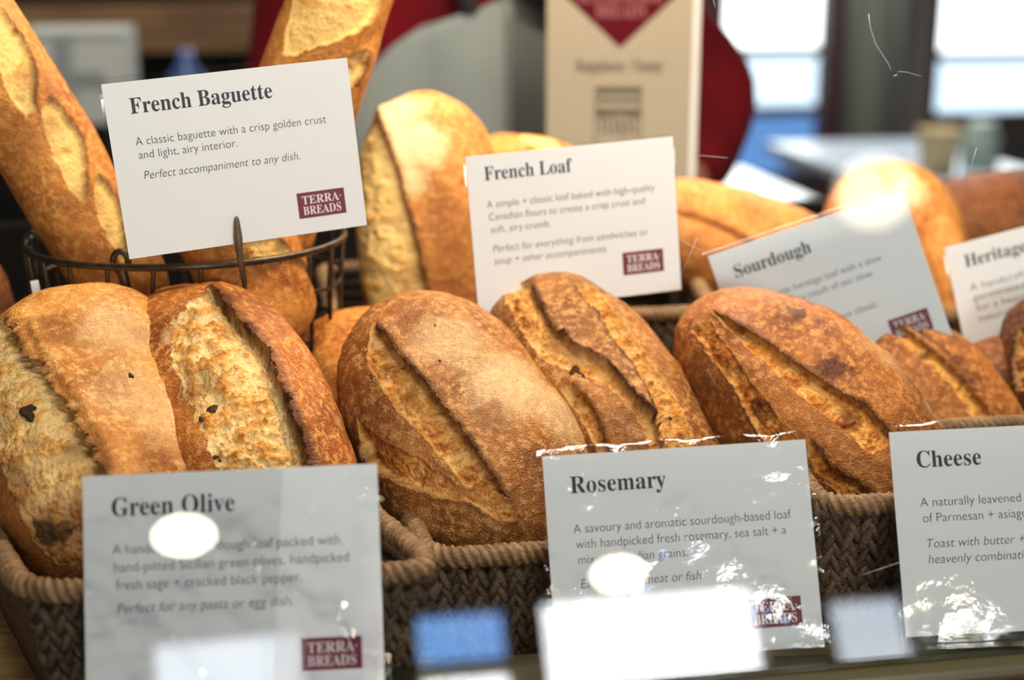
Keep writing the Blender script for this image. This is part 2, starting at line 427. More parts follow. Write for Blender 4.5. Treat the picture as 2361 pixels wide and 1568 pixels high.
    zf = np.max(np.where((zid[q] >= 0), zid[q], -1), axis=1) * (np.sum(zid[q] >= 0, axis=1) >= 2) + -1 * (np.sum(zid[q] >= 0, axis=1) < 2)
    org = np.array([mid[0], mid[1], Pf[:, 2].min()])
    root = empty(name, org, label, cat, group)
    attrs = dict(crumb=crumb, ear=ear, toast=toast, spot=spot, pale_patch=fl, bake=bk)
    def emitpart(nm, fsel):
        if not len(fsel): return None
        used = np.unique(fsel); remap = np.zeros(len(Pf), int); remap[used] = np.arange(len(used))
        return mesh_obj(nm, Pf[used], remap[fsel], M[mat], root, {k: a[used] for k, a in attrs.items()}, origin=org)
    emitpart('crust', q[zf < 0])
    for zi, z in enumerate(zones):
        o = emitpart(z.get('name', 'score_opening'), q[zf == zi])
        if o and z.get('label'): o['label'] = z['label']
    for x, y, r_, nm in olives:
        if nm == 'herb_sprig': r_ *= .75
        i0 = locate([(x, y)])[0]
        n_ = 10; V, Fc = [], []
        c0 = Pf[i0] - Nn[i0] * r_ * 0.25
        for i in range(n_ + 1):
            th = math.pi * i / n_
            for j in range(14):
                ph = 2 * math.pi * j / 14
                w = np.array([math.sin(th) * math.cos(ph) * 1.35, math.sin(th) * math.sin(ph), math.cos(th) * 0.55])
                w *= 1 + 0.22 * math.sin(3 * ph + x) * math.sin(th)
                V.append(c0 + r_ * (ax * w[0] + sd * w[1] + Nn[i0] * w[2]))
        for i in range(n_):
            for j in range(14):
                Fc.append((i * 14 + j, i * 14 + (j + 1) % 14, (i + 1) * 14 + (j + 1) % 14, (i + 1) * 14 + j))
        mesh_obj(nm, V, Fc, M['olive_bit' if 'olive' in nm else 'herb'], root, origin=org)
    return root

# ================================================================== SETTING
SHELF = 0.965
RIS = 0.985
structure(boxo('floor', (-3.2, 4.6, -4.2, 6.2, -0.05, 0.0), simple('floor_tiles', S(120, 112, 104), 0.4, noise=0.2, nscale=3)))
structure(boxo('ceiling', (-3.2, 4.6, -4.2, 6.2, 3.0, 3.05), simple('ceiling_paint', S(40, 37, 34), 0.8)))
structure(boxo('wall_left', (-3.25, -3.2, -4.2, 6.2, 0, 3.0), simple('left_wall_paint', S(60, 50, 44), 0.7)))
structure(boxo('wall_right', (4.6, 4.65, -4.2, 6.2, 0, 3.0), simple('right_wall_paint', S(120, 110, 100), 0.7)))
wallm = simple('back_wall_paint', S(46, 40, 40), 0.7)
def wall_with_holes(name, y0, y1, holes, mat):
    xs = sorted({-3.2, 4.6} | {h[0] for h in holes} | {h[1] for h in holes}); zs = sorted({0.0, 3.0} | {h[2] for h in holes} | {h[3] for h in holes})
    parts = []
    for i in range(len(xs) - 1):
        for j in range(len(zs) - 1):
            cx, cz = (xs[i] + xs[i + 1]) / 2, (zs[j] + zs[j + 1]) / 2
            if any(h[0] < cx < h[1] and h[2] < cz < h[3] for h in holes): continue
            parts.append(box_data(xs[i], xs[i + 1], y0, y1, zs[j], zs[j + 1]))
    v, f = merge(*parts)
    return structure(mesh_obj(name, v, f, mat, smooth=False))
# far wall with the street windows seen past the bread
FY = 5.6
def fx(px_): return WY(px_, 200, FY)[0]
def fz(px_, py_): return WY(px_, py_, FY)[2]
far = [(fx(1655), fx(1930), fz(1800, 415), 2.5), (fx(2150), fx(2900), fz(2250, 272), 2.5)]
wall_with_holes('wall_back', FY, FY + 0.12, far, wallm)
day = emit('daylight_street', (0.93, 0.97, 1.0, 1), 4.0)
day2 = emit('daylight_street_low', (0.66, 0.83, 1.0, 1), 2.0)
day3 = emit('daylight_pavement', (0.19, 0.43, 0.95, 1), 0.80)
wfm = simple('window_frame_maroon', S(58, 22, 26), 0.5)
def window(n, x0, x1, bands, y, frame_mat, depth=0.05, sgn=1):
    z0, z1 = bands[0][0], bands[-1][1]
    fr = []
    for a, b in ((x0, x0 + .03), (x1 - .03, x1)): fr.append(box_data(a, b, y - depth, y + depth, z0, z1))
    for z in [bands[0][0]] + [b[1] for b in bands]: fr.append(box_data(x0, x1, y - depth, y + depth, z - .022, z + .022))
    v, f = merge(*fr)
    o = structure(mesh_obj('window_%d' % n, v, f, frame_mat, smooth=False))
    for k, (a, b, m) in enumerate(bands):
        yy = y + sgn * 0.03
        mesh_obj('pane', [(x0, yy, a), (x1, yy, a), (x1, yy, b), (x0, yy, b)], [(0, 1, 2, 3)], m, o, smooth=False)
    return o
zA = [fz(1800, 415), fz(1800, 258), fz(1800, 120), 2.5]
window(1, far[0][0], far[0][1], [(zA[0], zA[1], day3), (zA[1], zA[2], day2), (zA[2], zA[3], day)], FY + 0.06, wfm)
zB = [fz(2250, 272), fz(2250, 130), 2.5]
window(2, far[1][0], far[1][1], [(zB[0], zB[1], day2), (zB[1], zB[2], day)], FY + 0.06, wfm)
# wall behind the photographer with the shop front windows (they reflect in the case glass)
ny = -4.0
wins = [(-0.62, -0.10, 1.15, 2.03), (0.22, 0.57, 1.15, 2.05), (0.64, 1.44, 1.15, 2.06), (1.64, 1.98, 1.15, 1.99)]
wall_with_holes('wall_front', ny - 0.12, ny, wins, simple('front_wall_paint', S(44, 38, 34), 0.7))
fday = emit('shopfront_daylight', (0.95, 0.98, 1.0, 1), 21.0)
fblue = emit('shopfront_blue_daylight', (0.22, 0.48, 1.0, 1), 9.0)
fdim = emit('shopfront_soft_daylight', (0.80, 0.89, 1.0, 1), 8.0)
for k, (w, m) in enumerate(zip(wins, (fdim, fblue, fday, fdim))):
    window(3 + k, w[0], w[1], [(w[2], w[3], m)] if m is not fblue else [(w[2], 1.84, fday), (1.84, w[3], m)], ny - 0.05, wfm, 0.05, -1)

# pendant lamps over the customer side, mirrored in the glass
def pendant(loc, r, strength, label):
    root = empty('pendant_lamp', loc, label, 'lamp', 'pendant lamps over the customer side')
    V, Fc = [], []
    n_, m_ = 16, 24
    for i in range(n_ + 1):
        th = math.pi * i / n_
        for j in range(m_): V.append((r * math.sin(th) * math.cos(2 * math.pi * j / m_), r * math.sin(th) * math.sin(2 * math.pi * j / m_), (.55 if strength > 20 else .95) * r * math.cos(th)))
    for i in range(n_):
        for j in range(m_): Fc.append((i * m_ + j, (i + 1) * m_ + j, (i + 1) * m_ + (j + 1) % m_, i * m_ + (j + 1) % m_))
    mesh_obj('globe', V, Fc, emit('warm_globe', (1.0, 0.88, 0.66, 1), strength), root)
    v, f = tube_data([(0, 0, r * 0.5), (0, 0, r * 0.5 + .06)], 0.022, 16); mesh_obj('lamp_cap', v, f, M['wire'], root)
    v, f = tube_data([(0, 0, r + .04), (0, 0, 3.0 - loc[2])], 0.004, 8); mesh_obj('cord', v, f, M['dark_board'], root)
pendant((-0.39, -2.5, 1.87), 0.062, 60, 'globe pendant lamp mirrored over the Green Olive card')
pendant((0.58, -2.5, 1.71), 0.056, 60, 'globe pendant lamp mirrored over the Rosemary card')
pendant((1.43, -2.5, 2.70), 0.105, 6.5, 'large globe pendant lamp mirrored over the Sourdough card')

# ------------------------------------------------------------------ display case
GT = math.radians(20)
def gp(x, h, off=0.0):      # point on the leaning pane: x, height along the pane, offset towards the viewer
    return (x, -0.014 + h * math.sin(GT) - off * math.cos(GT), 0.9935 + h * math.cos(GT) + off * math.sin(GT))
gv = [gp(-0.75, 0, 0), gp(0.85, 0, 0), gp(0.85, 0.66, 0), gp(-0.75, 0.66, 0), gp(-0.75, 0, .006), gp(0.85, 0, .006), gp(0.85, 0.66, .006), gp(-0.75, 0.66, .006)]
pane_root = empty('case_glass', gp(0.05, 0), 'sloping clear glass front pane of the bread case', 'glass')
og = Vector(gp(0.05, 0))
mesh_obj('pane', gv, [(0, 3, 2, 1), (4, 5, 6, 7)], M['glass'], pane_root, smooth=False, origin=og)
mesh_obj('ground_edge', gv, [(0, 1, 5, 4), (1, 2, 6, 5), (2, 3, 7, 6), (3, 0, 4, 7)], M['glass_edge'], pane_root, smooth=False, origin=og)['label'] = 'green glass edge'
def pane_hit(x, y, off=0.0066):
    q = ray(x, y); nrm = np.array([0, -math.cos(GT), math.sin(GT)]); p0 = np.array(gp(0, 0, off))
    return CAM + q * (((p0 - CAM) @ nrm) / (q @ nrm))
def scratch(pts, r):
    p = np.array([pane_hit(*q) for q in pts]); v, f = tube_data(p, r * .55, 5)
    mesh_obj('scratch', v, f, M['scratch'], pane_root, origin=og)
scratch([(2003, 32), (2006, 60), (2018, 100), (2050, 150), (2055, 163)], 0.00016)
scratch([(2060, 176), (2068, 172)], 0.00025)
scratch([(2070, 165), (2090, 166), (2125, 176)], 0.00012)
scratch([(1610, 358), (1645, 361), (1678, 364)], 0.00014)
scratch([(1565, 550), (1600, 570), (1640, 584)], 0.00012)
scratch([(1568, 640), (1590, 590), (1607, 548)], 0.00010)
scratch([(1990, 1325), (2040, 1308), (2080, 1295)], 0.00012)
scratch([(2252, 340), (2235, 398)], 0.00010)
scratch([(1630, 850), (1652, 890)], 0.00010)
scratch([(1645, 0), (1650, 20)], 0.00014)
structure(boxo('trim_6', (-0.78, 0.88, -0.0155, 0.032, 0.9655, 0.9870), M['frame'], bevel=0.002))
structure(boxo('trim_1', (-0.78, 0.88, -0.0330, -0.0160, 0.9755, 0.9925), M['frame'], bevel=0.003))
lb = boxo('counter_ledge', (-1.2, 1.3, -0.30, -0.0335, 0.90, 0.988), M['ledge_wood'], bevel=0.004, origin=(0, -0.15, 0.9))
tag(lb, 'orange brown wooden counter ledge below the glass at the bottom right', 'counter')
sh = boxo('display_shelf', (-1.2, 1.3, -0.003, 0.78, SHELF - 0.03, SHELF), M['shelf_wood'], origin=(0, 0.35, SHELF - .03))
tag(sh, 'pale wooden display shelf under the baskets, visible at bottom left', 'shelf')
rs = boxo('riser_step', (-1.1, 1.2, 0.30, 0.76, SHELF, RIS), M['dark_board'], origin=(0, 0.5, SHELF))
tag(rs, 'dark riser step carrying the back row of baskets', 'shelf')
bb = boxo('back_board', (-1.2, 1.3, 0.765, 0.78, SHELF + .0005, WY(780, 495, .77)[2]), M['dark_board'], origin=(0, .77, SHELF))
tag(bb, 'low black back board of the bread case behind the back row', 'board')
cb = boxo('counter_cabinet', (-1.2, 1.3, -0.02, 0.78, 0.0, SHELF - 0.03), simple('case_base_wood', S(60, 40, 26), 0.5, noise=0.3), origin=(0, 0.3, 0))
tag(cb, 'dark wooden base of the bread case', 'cabinet')
ct = boxo('canopy_board', (-0.78, 0.88, 0.12, 0.72, 1.66, 1.69), M['dark_board'], origin=(0, .4, 1.66))
tag(ct, 'dark top board of the bread case holding the strip lights', 'canopy')
for n_, (px_, py_) in enumerate(((-0.77, 0.70), (0.87, 0.70), (-0.77, 0.14), (0.87, 0.14))):
    structure(boxo('trim_%d' % (2 + n_), (px_ - .012, px_ + .012, py_ - .012, py_ + .012, 0.9651 if py_ < .3 else 0.9855, 1.66), M['frame']))

# ------------------------------------------------------------------ seagrass baskets
def basket(label, corners, ztop, zbot, inset, group='woven seagrass bread baskets', rr=0.0056, rim_pitch=0.0044, colp=0.0088, mats=('weave', 'weave_shaded'), corner_r=0.02, seed=0):
    """corners: rim corners (x, y) in order front-left, front-right, back-right, back-left"""
    rng = np.random.RandomState(seed)
    Cn = [np.array([c[0], c[1]]) for c in corners]; cen = sum(Cn) / 4
    def path(cs, r, k=6):
        out = []
        for i in range(4):
            p, a, b = cs[i], cs[i - 1], cs[(i + 1) % 4]
            d1 = (a - p) / np.linalg.norm(a - p); d2 = (b - p) / np.linalg.norm(b - p)
            for t in np.linspace(0, 1, k):
                out.append((1 - t) ** 2 * (p + d1 * r) + 2 * t * (1 - t) * p + t * t * (p + d2 * r))
        return np.array(out)
    rim2 = path(Cn, corner_r)
    root = empty('seagrass_basket', (cen[0], cen[1], zbot), label, 'basket', group)
    org = np.array([cen[0], cen[1], zbot])
    # resample the rim evenly
    cl = np.vstack([rim2, rim2[:1]]); sl = np.concatenate([[0], np.cumsum(np.linalg.norm(np.diff(cl, axis=0), axis=1))]); Lr = sl[-1]
    n = int(Lr / 0.0009); s = np.arange(n) * Lr / n
    X = np.interp(s, sl, cl[:, 0]); Y = np.interp(s, sl, cl[:, 1])
    tg = np.stack([np.roll(X, -3) - np.roll(X, 3), np.roll(Y, -3) - np.roll(Y, 3)], 1); tg /= np.linalg.norm(tg, axis=1)[:, None]
    nr = np.stack([tg[:, 1], -tg[:, 0]], 1)
    m = 26; turns = round(Lr / rim_pitch)
    th = 2 * math.pi * np.arange(m) / m
    jit = np.interp(s, np.arange(0, Lr + .02, .01), rng.uniform(-.35, .35, int((Lr + .02) / .01) + 1)[:len(np.arange(0, Lr + .02, .01))])
    ph = 2 * math.pi * turns * s[:, None] / Lr + th[None, :] * 3.0 + jit[:, None] * 1.2
    lobe = np.abs(np.sin(ph / 2)) ** 0.7
    R = rr * (0.70 + 0.36 * lobe)
    R = R * (1 + 0.10 * vnoise(np.stack([np.repeat(s, m) * 900, np.tile(th, n) * 1.6, np.zeros(n * m)], 1), seed).reshape(n, m))
    strand = np.floor(ph / (2 * math.pi)).astype(int)
    V = np.stack([X[:, None] + nr[:, 0:1] * R * np.cos(th), Y[:, None] + nr[:, 1:2] * R * np.cos(th), ztop - rr * .6 + R * np.sin(th) * 0.95], -1).reshape(-1, 3)
    rn = (_hash(strand.ravel(), strand.ravel() * 0, strand.ravel() * 0, 5 + seed) * .5 + .5)
    rn = np.clip(rn * 0.6 + (1 - lobe.ravel()) * 1.5, 0, 1)  # random strand tone, plus shade painted dark into the gaps between strands
    idx = np.arange(n * m).reshape(n, m); a = idx; b = np.roll(idx, -1, 1); c = np.roll(np.roll(idx, -1, 0), -1, 1); d = np.roll(idx, -1, 0)
    mesh_obj('rim', V, np.stack([a, d, c, b], -1).reshape(-1, 4), M[mats[0]], root, {'strand_tone': rn}, origin=org)
    # braided walls, one panel per side
    names = ['front_wall', 'side_wall', 'back_wall', 'side_wall']
    for sidx in range(4):
        A2, B2 = Cn[sidx], Cn[(sidx + 1) % 4]
        dv = B2 - A2; Ls = np.linalg.norm(dv); dv = dv / Ls; out2 = np.array([dv[1], -dv[0]])
        nc = max(3, int((Ls - 0.012) / colp)); lump_h = 0.0088; nr_ = int((ztop - zbot - rr) / lump_h)
        VV, FF, RR = [], [], []
        # dark backing web so the wall is closed
        for col in range(nc + 1):
            fx_ = (col + 0.5) / (nc + 1)
            for k in range(nr_ * 2):
                zz = zbot + 0.004 + (k + .5) * lump_h / 2
                if zz > ztop - rr * 1.0: break
                t = (ztop - zz) / (ztop - zbot)
                sidesg = -1 if k % 2 else 1
                p2 = A2 + dv * (Ls * fx_); p2 = p2 + (cen - p2) * (inset * t)
                wob = rng.uniform(-.0008, .0008, 3)
                ctr = np.array([p2[0] + dv[0] * sidesg * colp * .20 + wob[0], p2[1] + dv[1] * sidesg * colp * .20 + wob[1], zz + wob[2]])
                ctr[:2] += out2 * (wob[0] * 0.8)
                long_ = np.array([dv[0] * -sidesg * .42, dv[1] * -sidesg * .42, 0.9]); long_ /= np.linalg.norm(long_)
                o3 = np.array([out2[0], out2[1], 0.0]); wd_ = np.cross(long_, o3)
                a_, b_, c_ = lump_h * rng.uniform(.78, .95), colp * rng.uniform(.25, .33), 0.0034
                base_i = len(VV); nn, mm = 6, 8; rv = rng.rand()
                for i in range(nn + 1):
                    tt = math.pi * i / nn
                    for j in range(mm):
                        pp = 2 * math.pi * j / mm
                        VV.append(ctr + long_ * a_ * math.cos(tt) + wd_ * b_ * math.sin(tt) * math.cos(pp) + o3 * c_ * math.sin(tt) * math.sin(pp)); RR.append(rv)
                for i in range(nn):
                    for j in range(mm):
                        FF.append((base_i + i * mm + j, base_i + i * mm + (j + 1) % mm, base_i + (i + 1) * mm + (j + 1) % mm, base_i + (i + 1) * mm + j))
        # horizontal weft rods behind the braids
        for k in range(int((ztop - zbot) / 0.009)):
            zz = zbot + 0.004 + k * 0.009; t = (ztop - zz) / (ztop - zbot)
            pa = A2 + (cen - A2) * inset * t - out2 * .002; pb = B2 + (cen - B2) * inset * t - out2 * .002
            v, f = tube_data([(pa[0], pa[1], zz), ((pa[0] + pb[0]) / 2, (pa[1] + pb[1]) / 2, zz), (pb[0], pb[1], zz)], 0.0042, 8)
            b0 = len(VV); VV += [np.array(q) for q in v]; FF += [tuple(i + b0 for i in q) for q in f]; RR += [1.0] * len(v)
        mesh_obj(names[sidx], VV, FF, M[mats[1]], root, {'strand_tone': np.array(RR)}, origin=org)
    bc = [c + (cen - c) * inset for c in Cn]
    v = [(c[0], c[1], zbot + z) for z in (0.0, .006) for c in bc]
    mesh_obj('basket_floor', v, [(3, 2, 1, 0), (4, 5, 6, 7), (0, 1, 5, 4), (1, 2, 6, 5), (2, 3, 7, 6), (3, 0, 4, 7)], M[mats[1]], root, {'strand_tone': np.ones(8)}, smooth=False, origin=org)
    return root
def xy(x, y, z): return WZ(x, y, z)[:2]
b1z, b2z, b3z = 1.040, 1.030, 1.050
B1 = [xy(55, 1352, b1z), xy(1010, 1300, b1z), xy(830, 1150, b1z), xy(-120, 1050, b1z)]
basket('woven seagrass basket at left holding the Green Olive loaves', B1, b1z, SHELF, 0.17, seed=1)
B2 = [xy(985, 1275, b2z), xy(1760, 1225, b2z), xy(1640, 1000, b2z), xy(900, 1060, b2z)]
basket('woven seagrass basket in the middle holding the Rosemary loaves', B2, b2z, SHELF, 0.10, seed=2)
B3 = [xy(1895, 1155, b3z), xy(2560, 1120, b3z), xy(2420, 960, b3z), xy(1790, 1000, b3z)]
basket('woven seagrass basket at right behind the Cheese card', B3, b3z, SHELF, 0.08, seed=3)
fz_ = WY(1560, 712, 0.335)[2]
F_ = [WY(775, 735, 0.335)[:2], WY(1650, 722, 0.335)[:2]]
F_ += [F_[1] + np.array([0.03, 0.19]), F_[0] + np.array([0.0, 0.19])]
basket('deep seagrass basket in the back row holding the French loaves', F_, fz_, (RIS + .0006), 0.06, seed=4)
Sz = WY(1700, 720, 0.36)[2]
S_ = [WY(1690, 735, 0.36)[:2], WY(2560, 735, 0.36)[:2]]
S_ += [S_[1] + np.array([0.04, 0.33]), S_[0] + np.array([0.05, 0.33])]
basket('seagrass basket in the back row behind the Sourdough card', S_, min(Sz, 1.06), (RIS + .0006), 0.06, seed=5)

# ------------------------------------------------------------------ front row loaves
def L(x, y, Y): return WY(x, y, Y)
loaf('green_olive_loaf', 'pale golden Green Olive loaf at far left, broad smooth crust strip over torn crumb', 'bread', 'Green Olive loaves in the left basket',
     L(150, 690, 0.235), L(365, 1395, 0.072), 0.0610, 0.046, 'olive', bend=-0.004, res=(340, 380), seed=3, side_bake_shade=.3,
     zones=[dict(l=[(-60, 790), (-40, 950), (20, 1130), (90, 1270), (200, 1330)], r=[(36, 735), (75, 800), (150, 900), (215, 1000), (262, 1090), (310, 1200)],
                 ear='r', depth=.0085, lip=.0050, lipw=.011, over=.0055, fall=.014, rag=2.4, rough=1.5, pits=16, tone=-.10, name='torn_crumb', label='pale torn crumb beside the crust flap', earcol=.8, earw=.0016, fade=False),
            ],
     creases=[dict(p=[(60, 740), (110, 830), (165, 905), (230, 1010), (262, 1080)], depth=.0012, w=.0012, dark=.55)],
     spots=[(108, 1228, .0075, .9)], bake=[(150, 780, .012, .5), (110, 745, .01, .6), (250, 880, .010, .25), (345, 1035, .016, .35), (230, 1010, .014, .4), (60, 1260, .042, .85), (20, 1140, .036, .75), (160, 1280, .04, .8), (10, 960, .02, .4), (120, 1180, .02, .5), (330, 770, .012, .3)],
     pale_patch=[(260, 760, .03, .35), (390, 960, .03, .3), (300, 900, .03, .25)],
     olives=[(64, 945, .0042, 'olive_piece'), (415, 898, .0034, 'olive_piece'), (300, 868, .0016, 'olive_piece')])
loaf('green_olive_loaf', 'Green Olive loaf standing second from left, wide pale torn crumb and dark ear at right', 'bread', 'Green Olive loaves in the left basket',
     L(400, 690, 0.245), L(690, 1330, 0.075), 0.056, 0.046, 'olive_dark', res=(330, 360), seed=8,
     zones=[dict(l=[(430, 700), (395, 760), (400, 850), (440, 950), (490, 1060), (540, 1150)], r=[(508, 670), (560, 735), (620, 800), (665, 900), (700, 990), (730, 1070), (760, 1150)],
                 ear='r', depth=.0100, lip=.0042, lipw=.008, over=.0058, fall=.010, rag=2.2, rough=2.0, pits=26, tone=-.02, name='torn_crumb', label='pale torn crumb in the wide split', earcol=1.0, earw=.0024, fade=False)],
     creases=[dict(p=[(470, 690), (430, 740), (440, 800)], depth=.001, w=.0016, dark=.25), dict(p=[(500, 775), (520, 765), (535, 780)], depth=.0012, w=.0014, dark=.3)],
     pale_patch=[(395, 770, .010, .5), (780, 975, .006, .3)], bake=[(400, 730, .02, .3), (800, 1000, .03, .35), (600, 700, .02, .3), (480, 880, .012, .5), (440, 900, .012, .5)],
     olives=[(488, 935, .0036, 'olive_piece'), (555, 735, .0022, 'olive_piece'), (463, 965, .0016, 'olive_piece'), (490, 1050, .003, 'olive_piece')])
loaf('rosemary_loaf', 'brown Rosemary loaf at front centre with three slashes, just left of the Rosemary card', 'bread', 'Rosemary loaves in the middle basket',
     L(884, 712, 0.230), L(1255, 1330, 0.094), 0.0585, 0.047, 'rosemary', res=(340, 380), seed=5,
     zones=[dict(l=[(855, 770), (845, 820), (880, 900), (955, 990), (1030, 1070), (1065, 1120)], r=[(868, 735), (925, 810), (1000, 895), (1060, 975), (1120, 1060), (1180, 1150)],
                 ear='r', depth=.0062, lip=.0026, over=.0024, fall=.012, rough=1.3, pits=26, tone=.17, earcol=1.0, earw=.0015, label='golden open slash'),
            dict(l=[(832, 1015), (873, 1091), (987, 1144), (1072, 1164), (1148, 1206), (1205, 1204)], r=[(820, 955), (890, 1018), (970, 1056), (1030, 1098), (1068, 1126), (1125, 1122), (1190, 1155)],
                 ear='l', depth=.0060, lip=.0030, over=.0018, fall=.012, rough=1.2, pits=14, tone=.17, earcol=.6, earw=.0013, label='golden open slash low on the loaf')],
     spots=[(900, 720, .006, .35), (950, 735, .006, .3), (1020, 855, .006, .3), (1140, 950, .007, .3)],
     pale_patch=[(1180, 880, .035, .42), (1040, 790, .03, .32), (1290, 950, .03, .35)], bake=[(950, 720, .02, .45), (1130, 960, .018, .4), (900, 960, .03, .35), (840, 870, .02, .4), (1010, 880, .012, .3), (1200, 1120, .03, .2)],
     olives=[(858, 868, .0018, 'herb_sprig'), (1003, 752, .0011, 'herb_sprig'), (1015, 832, .0011, 'herb_sprig')])
loaf('rosemary_loaf', 'brown Rosemary loaf with a small burnt tip, directly above the Rosemary card', 'bread', 'Rosemary loaves in the middle basket',
     L(1192, 660, 0.280), L(1600, 1240, 0.125), 0.0520, 0.045, 'rosemary', res=(330, 360), seed=6,
     zones=[dict(l=[(1290, 895), (1335, 960), (1378, 1045)], r=[(1322, 880), (1372, 935), (1398, 985), (1412, 1050)], ear='r', depth=.004, lip=.002, over=.0018, fall=.010, rough=1.2, pits=8, tone=.05, earcol=.9, earw=.0013, label='golden open slash left of the burnt tip'),
            dict(l=[(1150, 665), (1200, 760), (1245, 825), (1325, 862), (1390, 884), (1440, 932), (1478, 985), (1500, 1050)], r=[(1225, 645), (1265, 720), (1310, 790), (1390, 835), (1440, 890), (1500, 960), (1545, 1050)],
                 ear='r', depth=.0056, lip=.0022, over=.0022, fall=.011, rough=1.3, pits=28, tone=.05, earcol=1.0, earw=.0014, label='golden open slash'),
            dict(l=[(1320, 650), (1370, 720), (1420, 800), (1480, 880), (1510, 980), (1540, 1060)], r=[(1370, 660), (1440, 740), (1500, 830), (1560, 920), (1600, 1010), (1640, 1080)],
                 ear='l', depth=.0048, lip=.0018, over=.0014, fall=.011, rough=1.2, pits=26, tone=.12, earcol=.9, earw=.0013, label='golden open slash on the right side')],
     bake=[(1440, 960, .02, .4), (1330, 760, .02, .3), (1560, 860, .02, .3)],
     olives=[(1326, 857, .0038, 'burnt_tip'), (1345, 868, .0016, 'herb_sprig'), (1550, 960, .0012, 'herb_sprig')])
loaf('rosemary_loaf', 'Rosemary loaf mostly hidden at the back of the middle basket, only its orange end showing', 'bread', 'Rosemary loaves in the middle basket',
     L(775, 745, 0.30), L(1000, 1130, 0.20), 0.048, 0.040, 'baguette', res=(140, 160), seed=16)
loaf('cheese_loaf', 'dark brown Cheese loaf with cheese spots, above the gap between the Rosemary and Cheese cards', 'bread', 'Cheese loaves in the right basket',
     L(1604, 712, 0.225), L(2160, 1225, 0.100), 0.0555, 0.046, 'cheese', res=(340, 380), seed=7,
     zones=[dict(l=[(1590, 760), (1640, 830), (1690, 900), (1730, 970), (1760, 1020)], r=[(1640, 740), (1680, 800), (1730, 870), (1790, 950), (1850, 1020), (1880, 1080)],
                 ear='l', depth=.0036, lip=.0016, over=.0012, fall=.010, rough=1.2, pits=16, tone=.22, label='golden open slash'),
            dict(l=[(1650, 725), (1720, 800), (1790, 860), (1850, 920), (1930, 980), (2010, 1050)], r=[(1640, 708), (1740, 765), (1840, 835), (1930, 895), (2005, 940), (2070, 1010)],
                 ear='r', depth=.0048, lip=.0022, over=.0022, fall=.009, rough=1.1, pits=18, tone=.10, label='golden open slash under the long ear'),
            dict(l=[(1860, 1030), (1880, 1080), (1920, 1130), (1990, 1180)], r=[(1870, 1010), (1920, 1070), (1980, 1110), (2040, 1160)], ear='r', depth=.003, lip=.0012, over=.001, rough=1, pits=8, tone=.2)],
     spots=[(1835, 722, .0055, .8), (1815, 738, .004, .6), (1890, 740, .0035, .6), (1918, 848, .0065, .9), (1870, 698, .003, .5), (1820, 672, .004, .5), (1755, 945, .006, .6), (2110, 890, .008, .5), (1960, 692, .003, .4), (1925, 772, .004, .4), (1960, 960, .005, .6), (1700, 850, .004, .4)],
     bake=[(1620, 870, .03, .5), (2100, 870, .02, .35), (1700, 760, .012, .4)], pale_patch=[(2060, 800, .03, .22), (2180, 930, .02, .25)])
loaf('cheese_loaf', 'Cheese loaf partly hidden behind the spotted one, its rough cracked shoulder showing', 'bread', 'Cheese loaves in the right basket',
     L(1980, 745, 0.265), L(2385, 1230, 0.165), 0.0475, 0.044, 'cheese', res=(280, 300), seed=9,
     zones=[dict(l=[(2030, 750), (2090, 800), (2170, 870), (2230, 940), (2290, 1010)], r=[(2060, 742), (2130, 790), (2200, 850), (2260, 920), (2320, 1000)], ear='r', depth=.004, lip=.002, over=.002, rough=1.6, pits=20, tone=-.05, rag=2.0)],
     creases=[dict(p=[(2100, 750), (2160, 790), (2220, 850), (2260, 910)], depth=.0025, w=.002, dark=.6)],
     spots=[(2130, 815, .004, .7), (2210, 830, .004, .6), (2250, 870, .004, .5)])
loaf('rye_loaf', 'very dark crusty loaf cut off by the right edge, above the Cheese card', 'bread', None,
     L(2420, 680, 0.24), L(2490, 1090, 0.17), 0.038, 0.040, 'rye', res=(150, 170), seed=19,
     zones=[dict(l=[(2345, 760), (2335, 830), (2340, 900)], r=[(2385, 750), (2380, 830), (2385, 900)], ear='l', depth=.004, lip=.002, over=.002, rough=1.5, pits=8)])

# ------------------------------------------------------------------ back row
loaf('baguette', 'long golden baguette leaning left out of the wire basket, running off the top left corner', 'bread', 'French baguettes in the wire basket',
     L(-190, -150, 0.32), L(350, 760, 0.29), 0.0300, 0.028, 'baguette', res=(240, 150), seed=21, blunt=5, lump=.0015, side_bake_shade=.3,
     zones=[dict(l=[(-20, 60), (-8, 140), (20, 220), (62, 275)], r=[(0, 20), (50, 90), (80, 160), (80, 255)], ear='r', depth=.0018, lip=.0012, over=0, rough=.4, pits=3, tone=-.2),
            dict(l=[(95, 250), (105, 320), (140, 400), (182, 470)], r=[(110, 215), (160, 275), (195, 345), (200, 455)], ear='r', depth=.0018, lip=.0012, over=0, rough=.4, pits=3, tone=-.2),
            dict(l=[(212, 430), (222, 490), (248, 550), (280, 610)], r=[(225, 400), (262, 450), (285, 520), (292, 600)], ear='r', depth=.0018, lip=.0012, over=0, rough=.4, pits=3, tone=-.15)],
     bake=[(95, 200, .02, .5), (60, 330, .03, .5), (200, 470, .02, .45), (160, 560, .03, .3)])
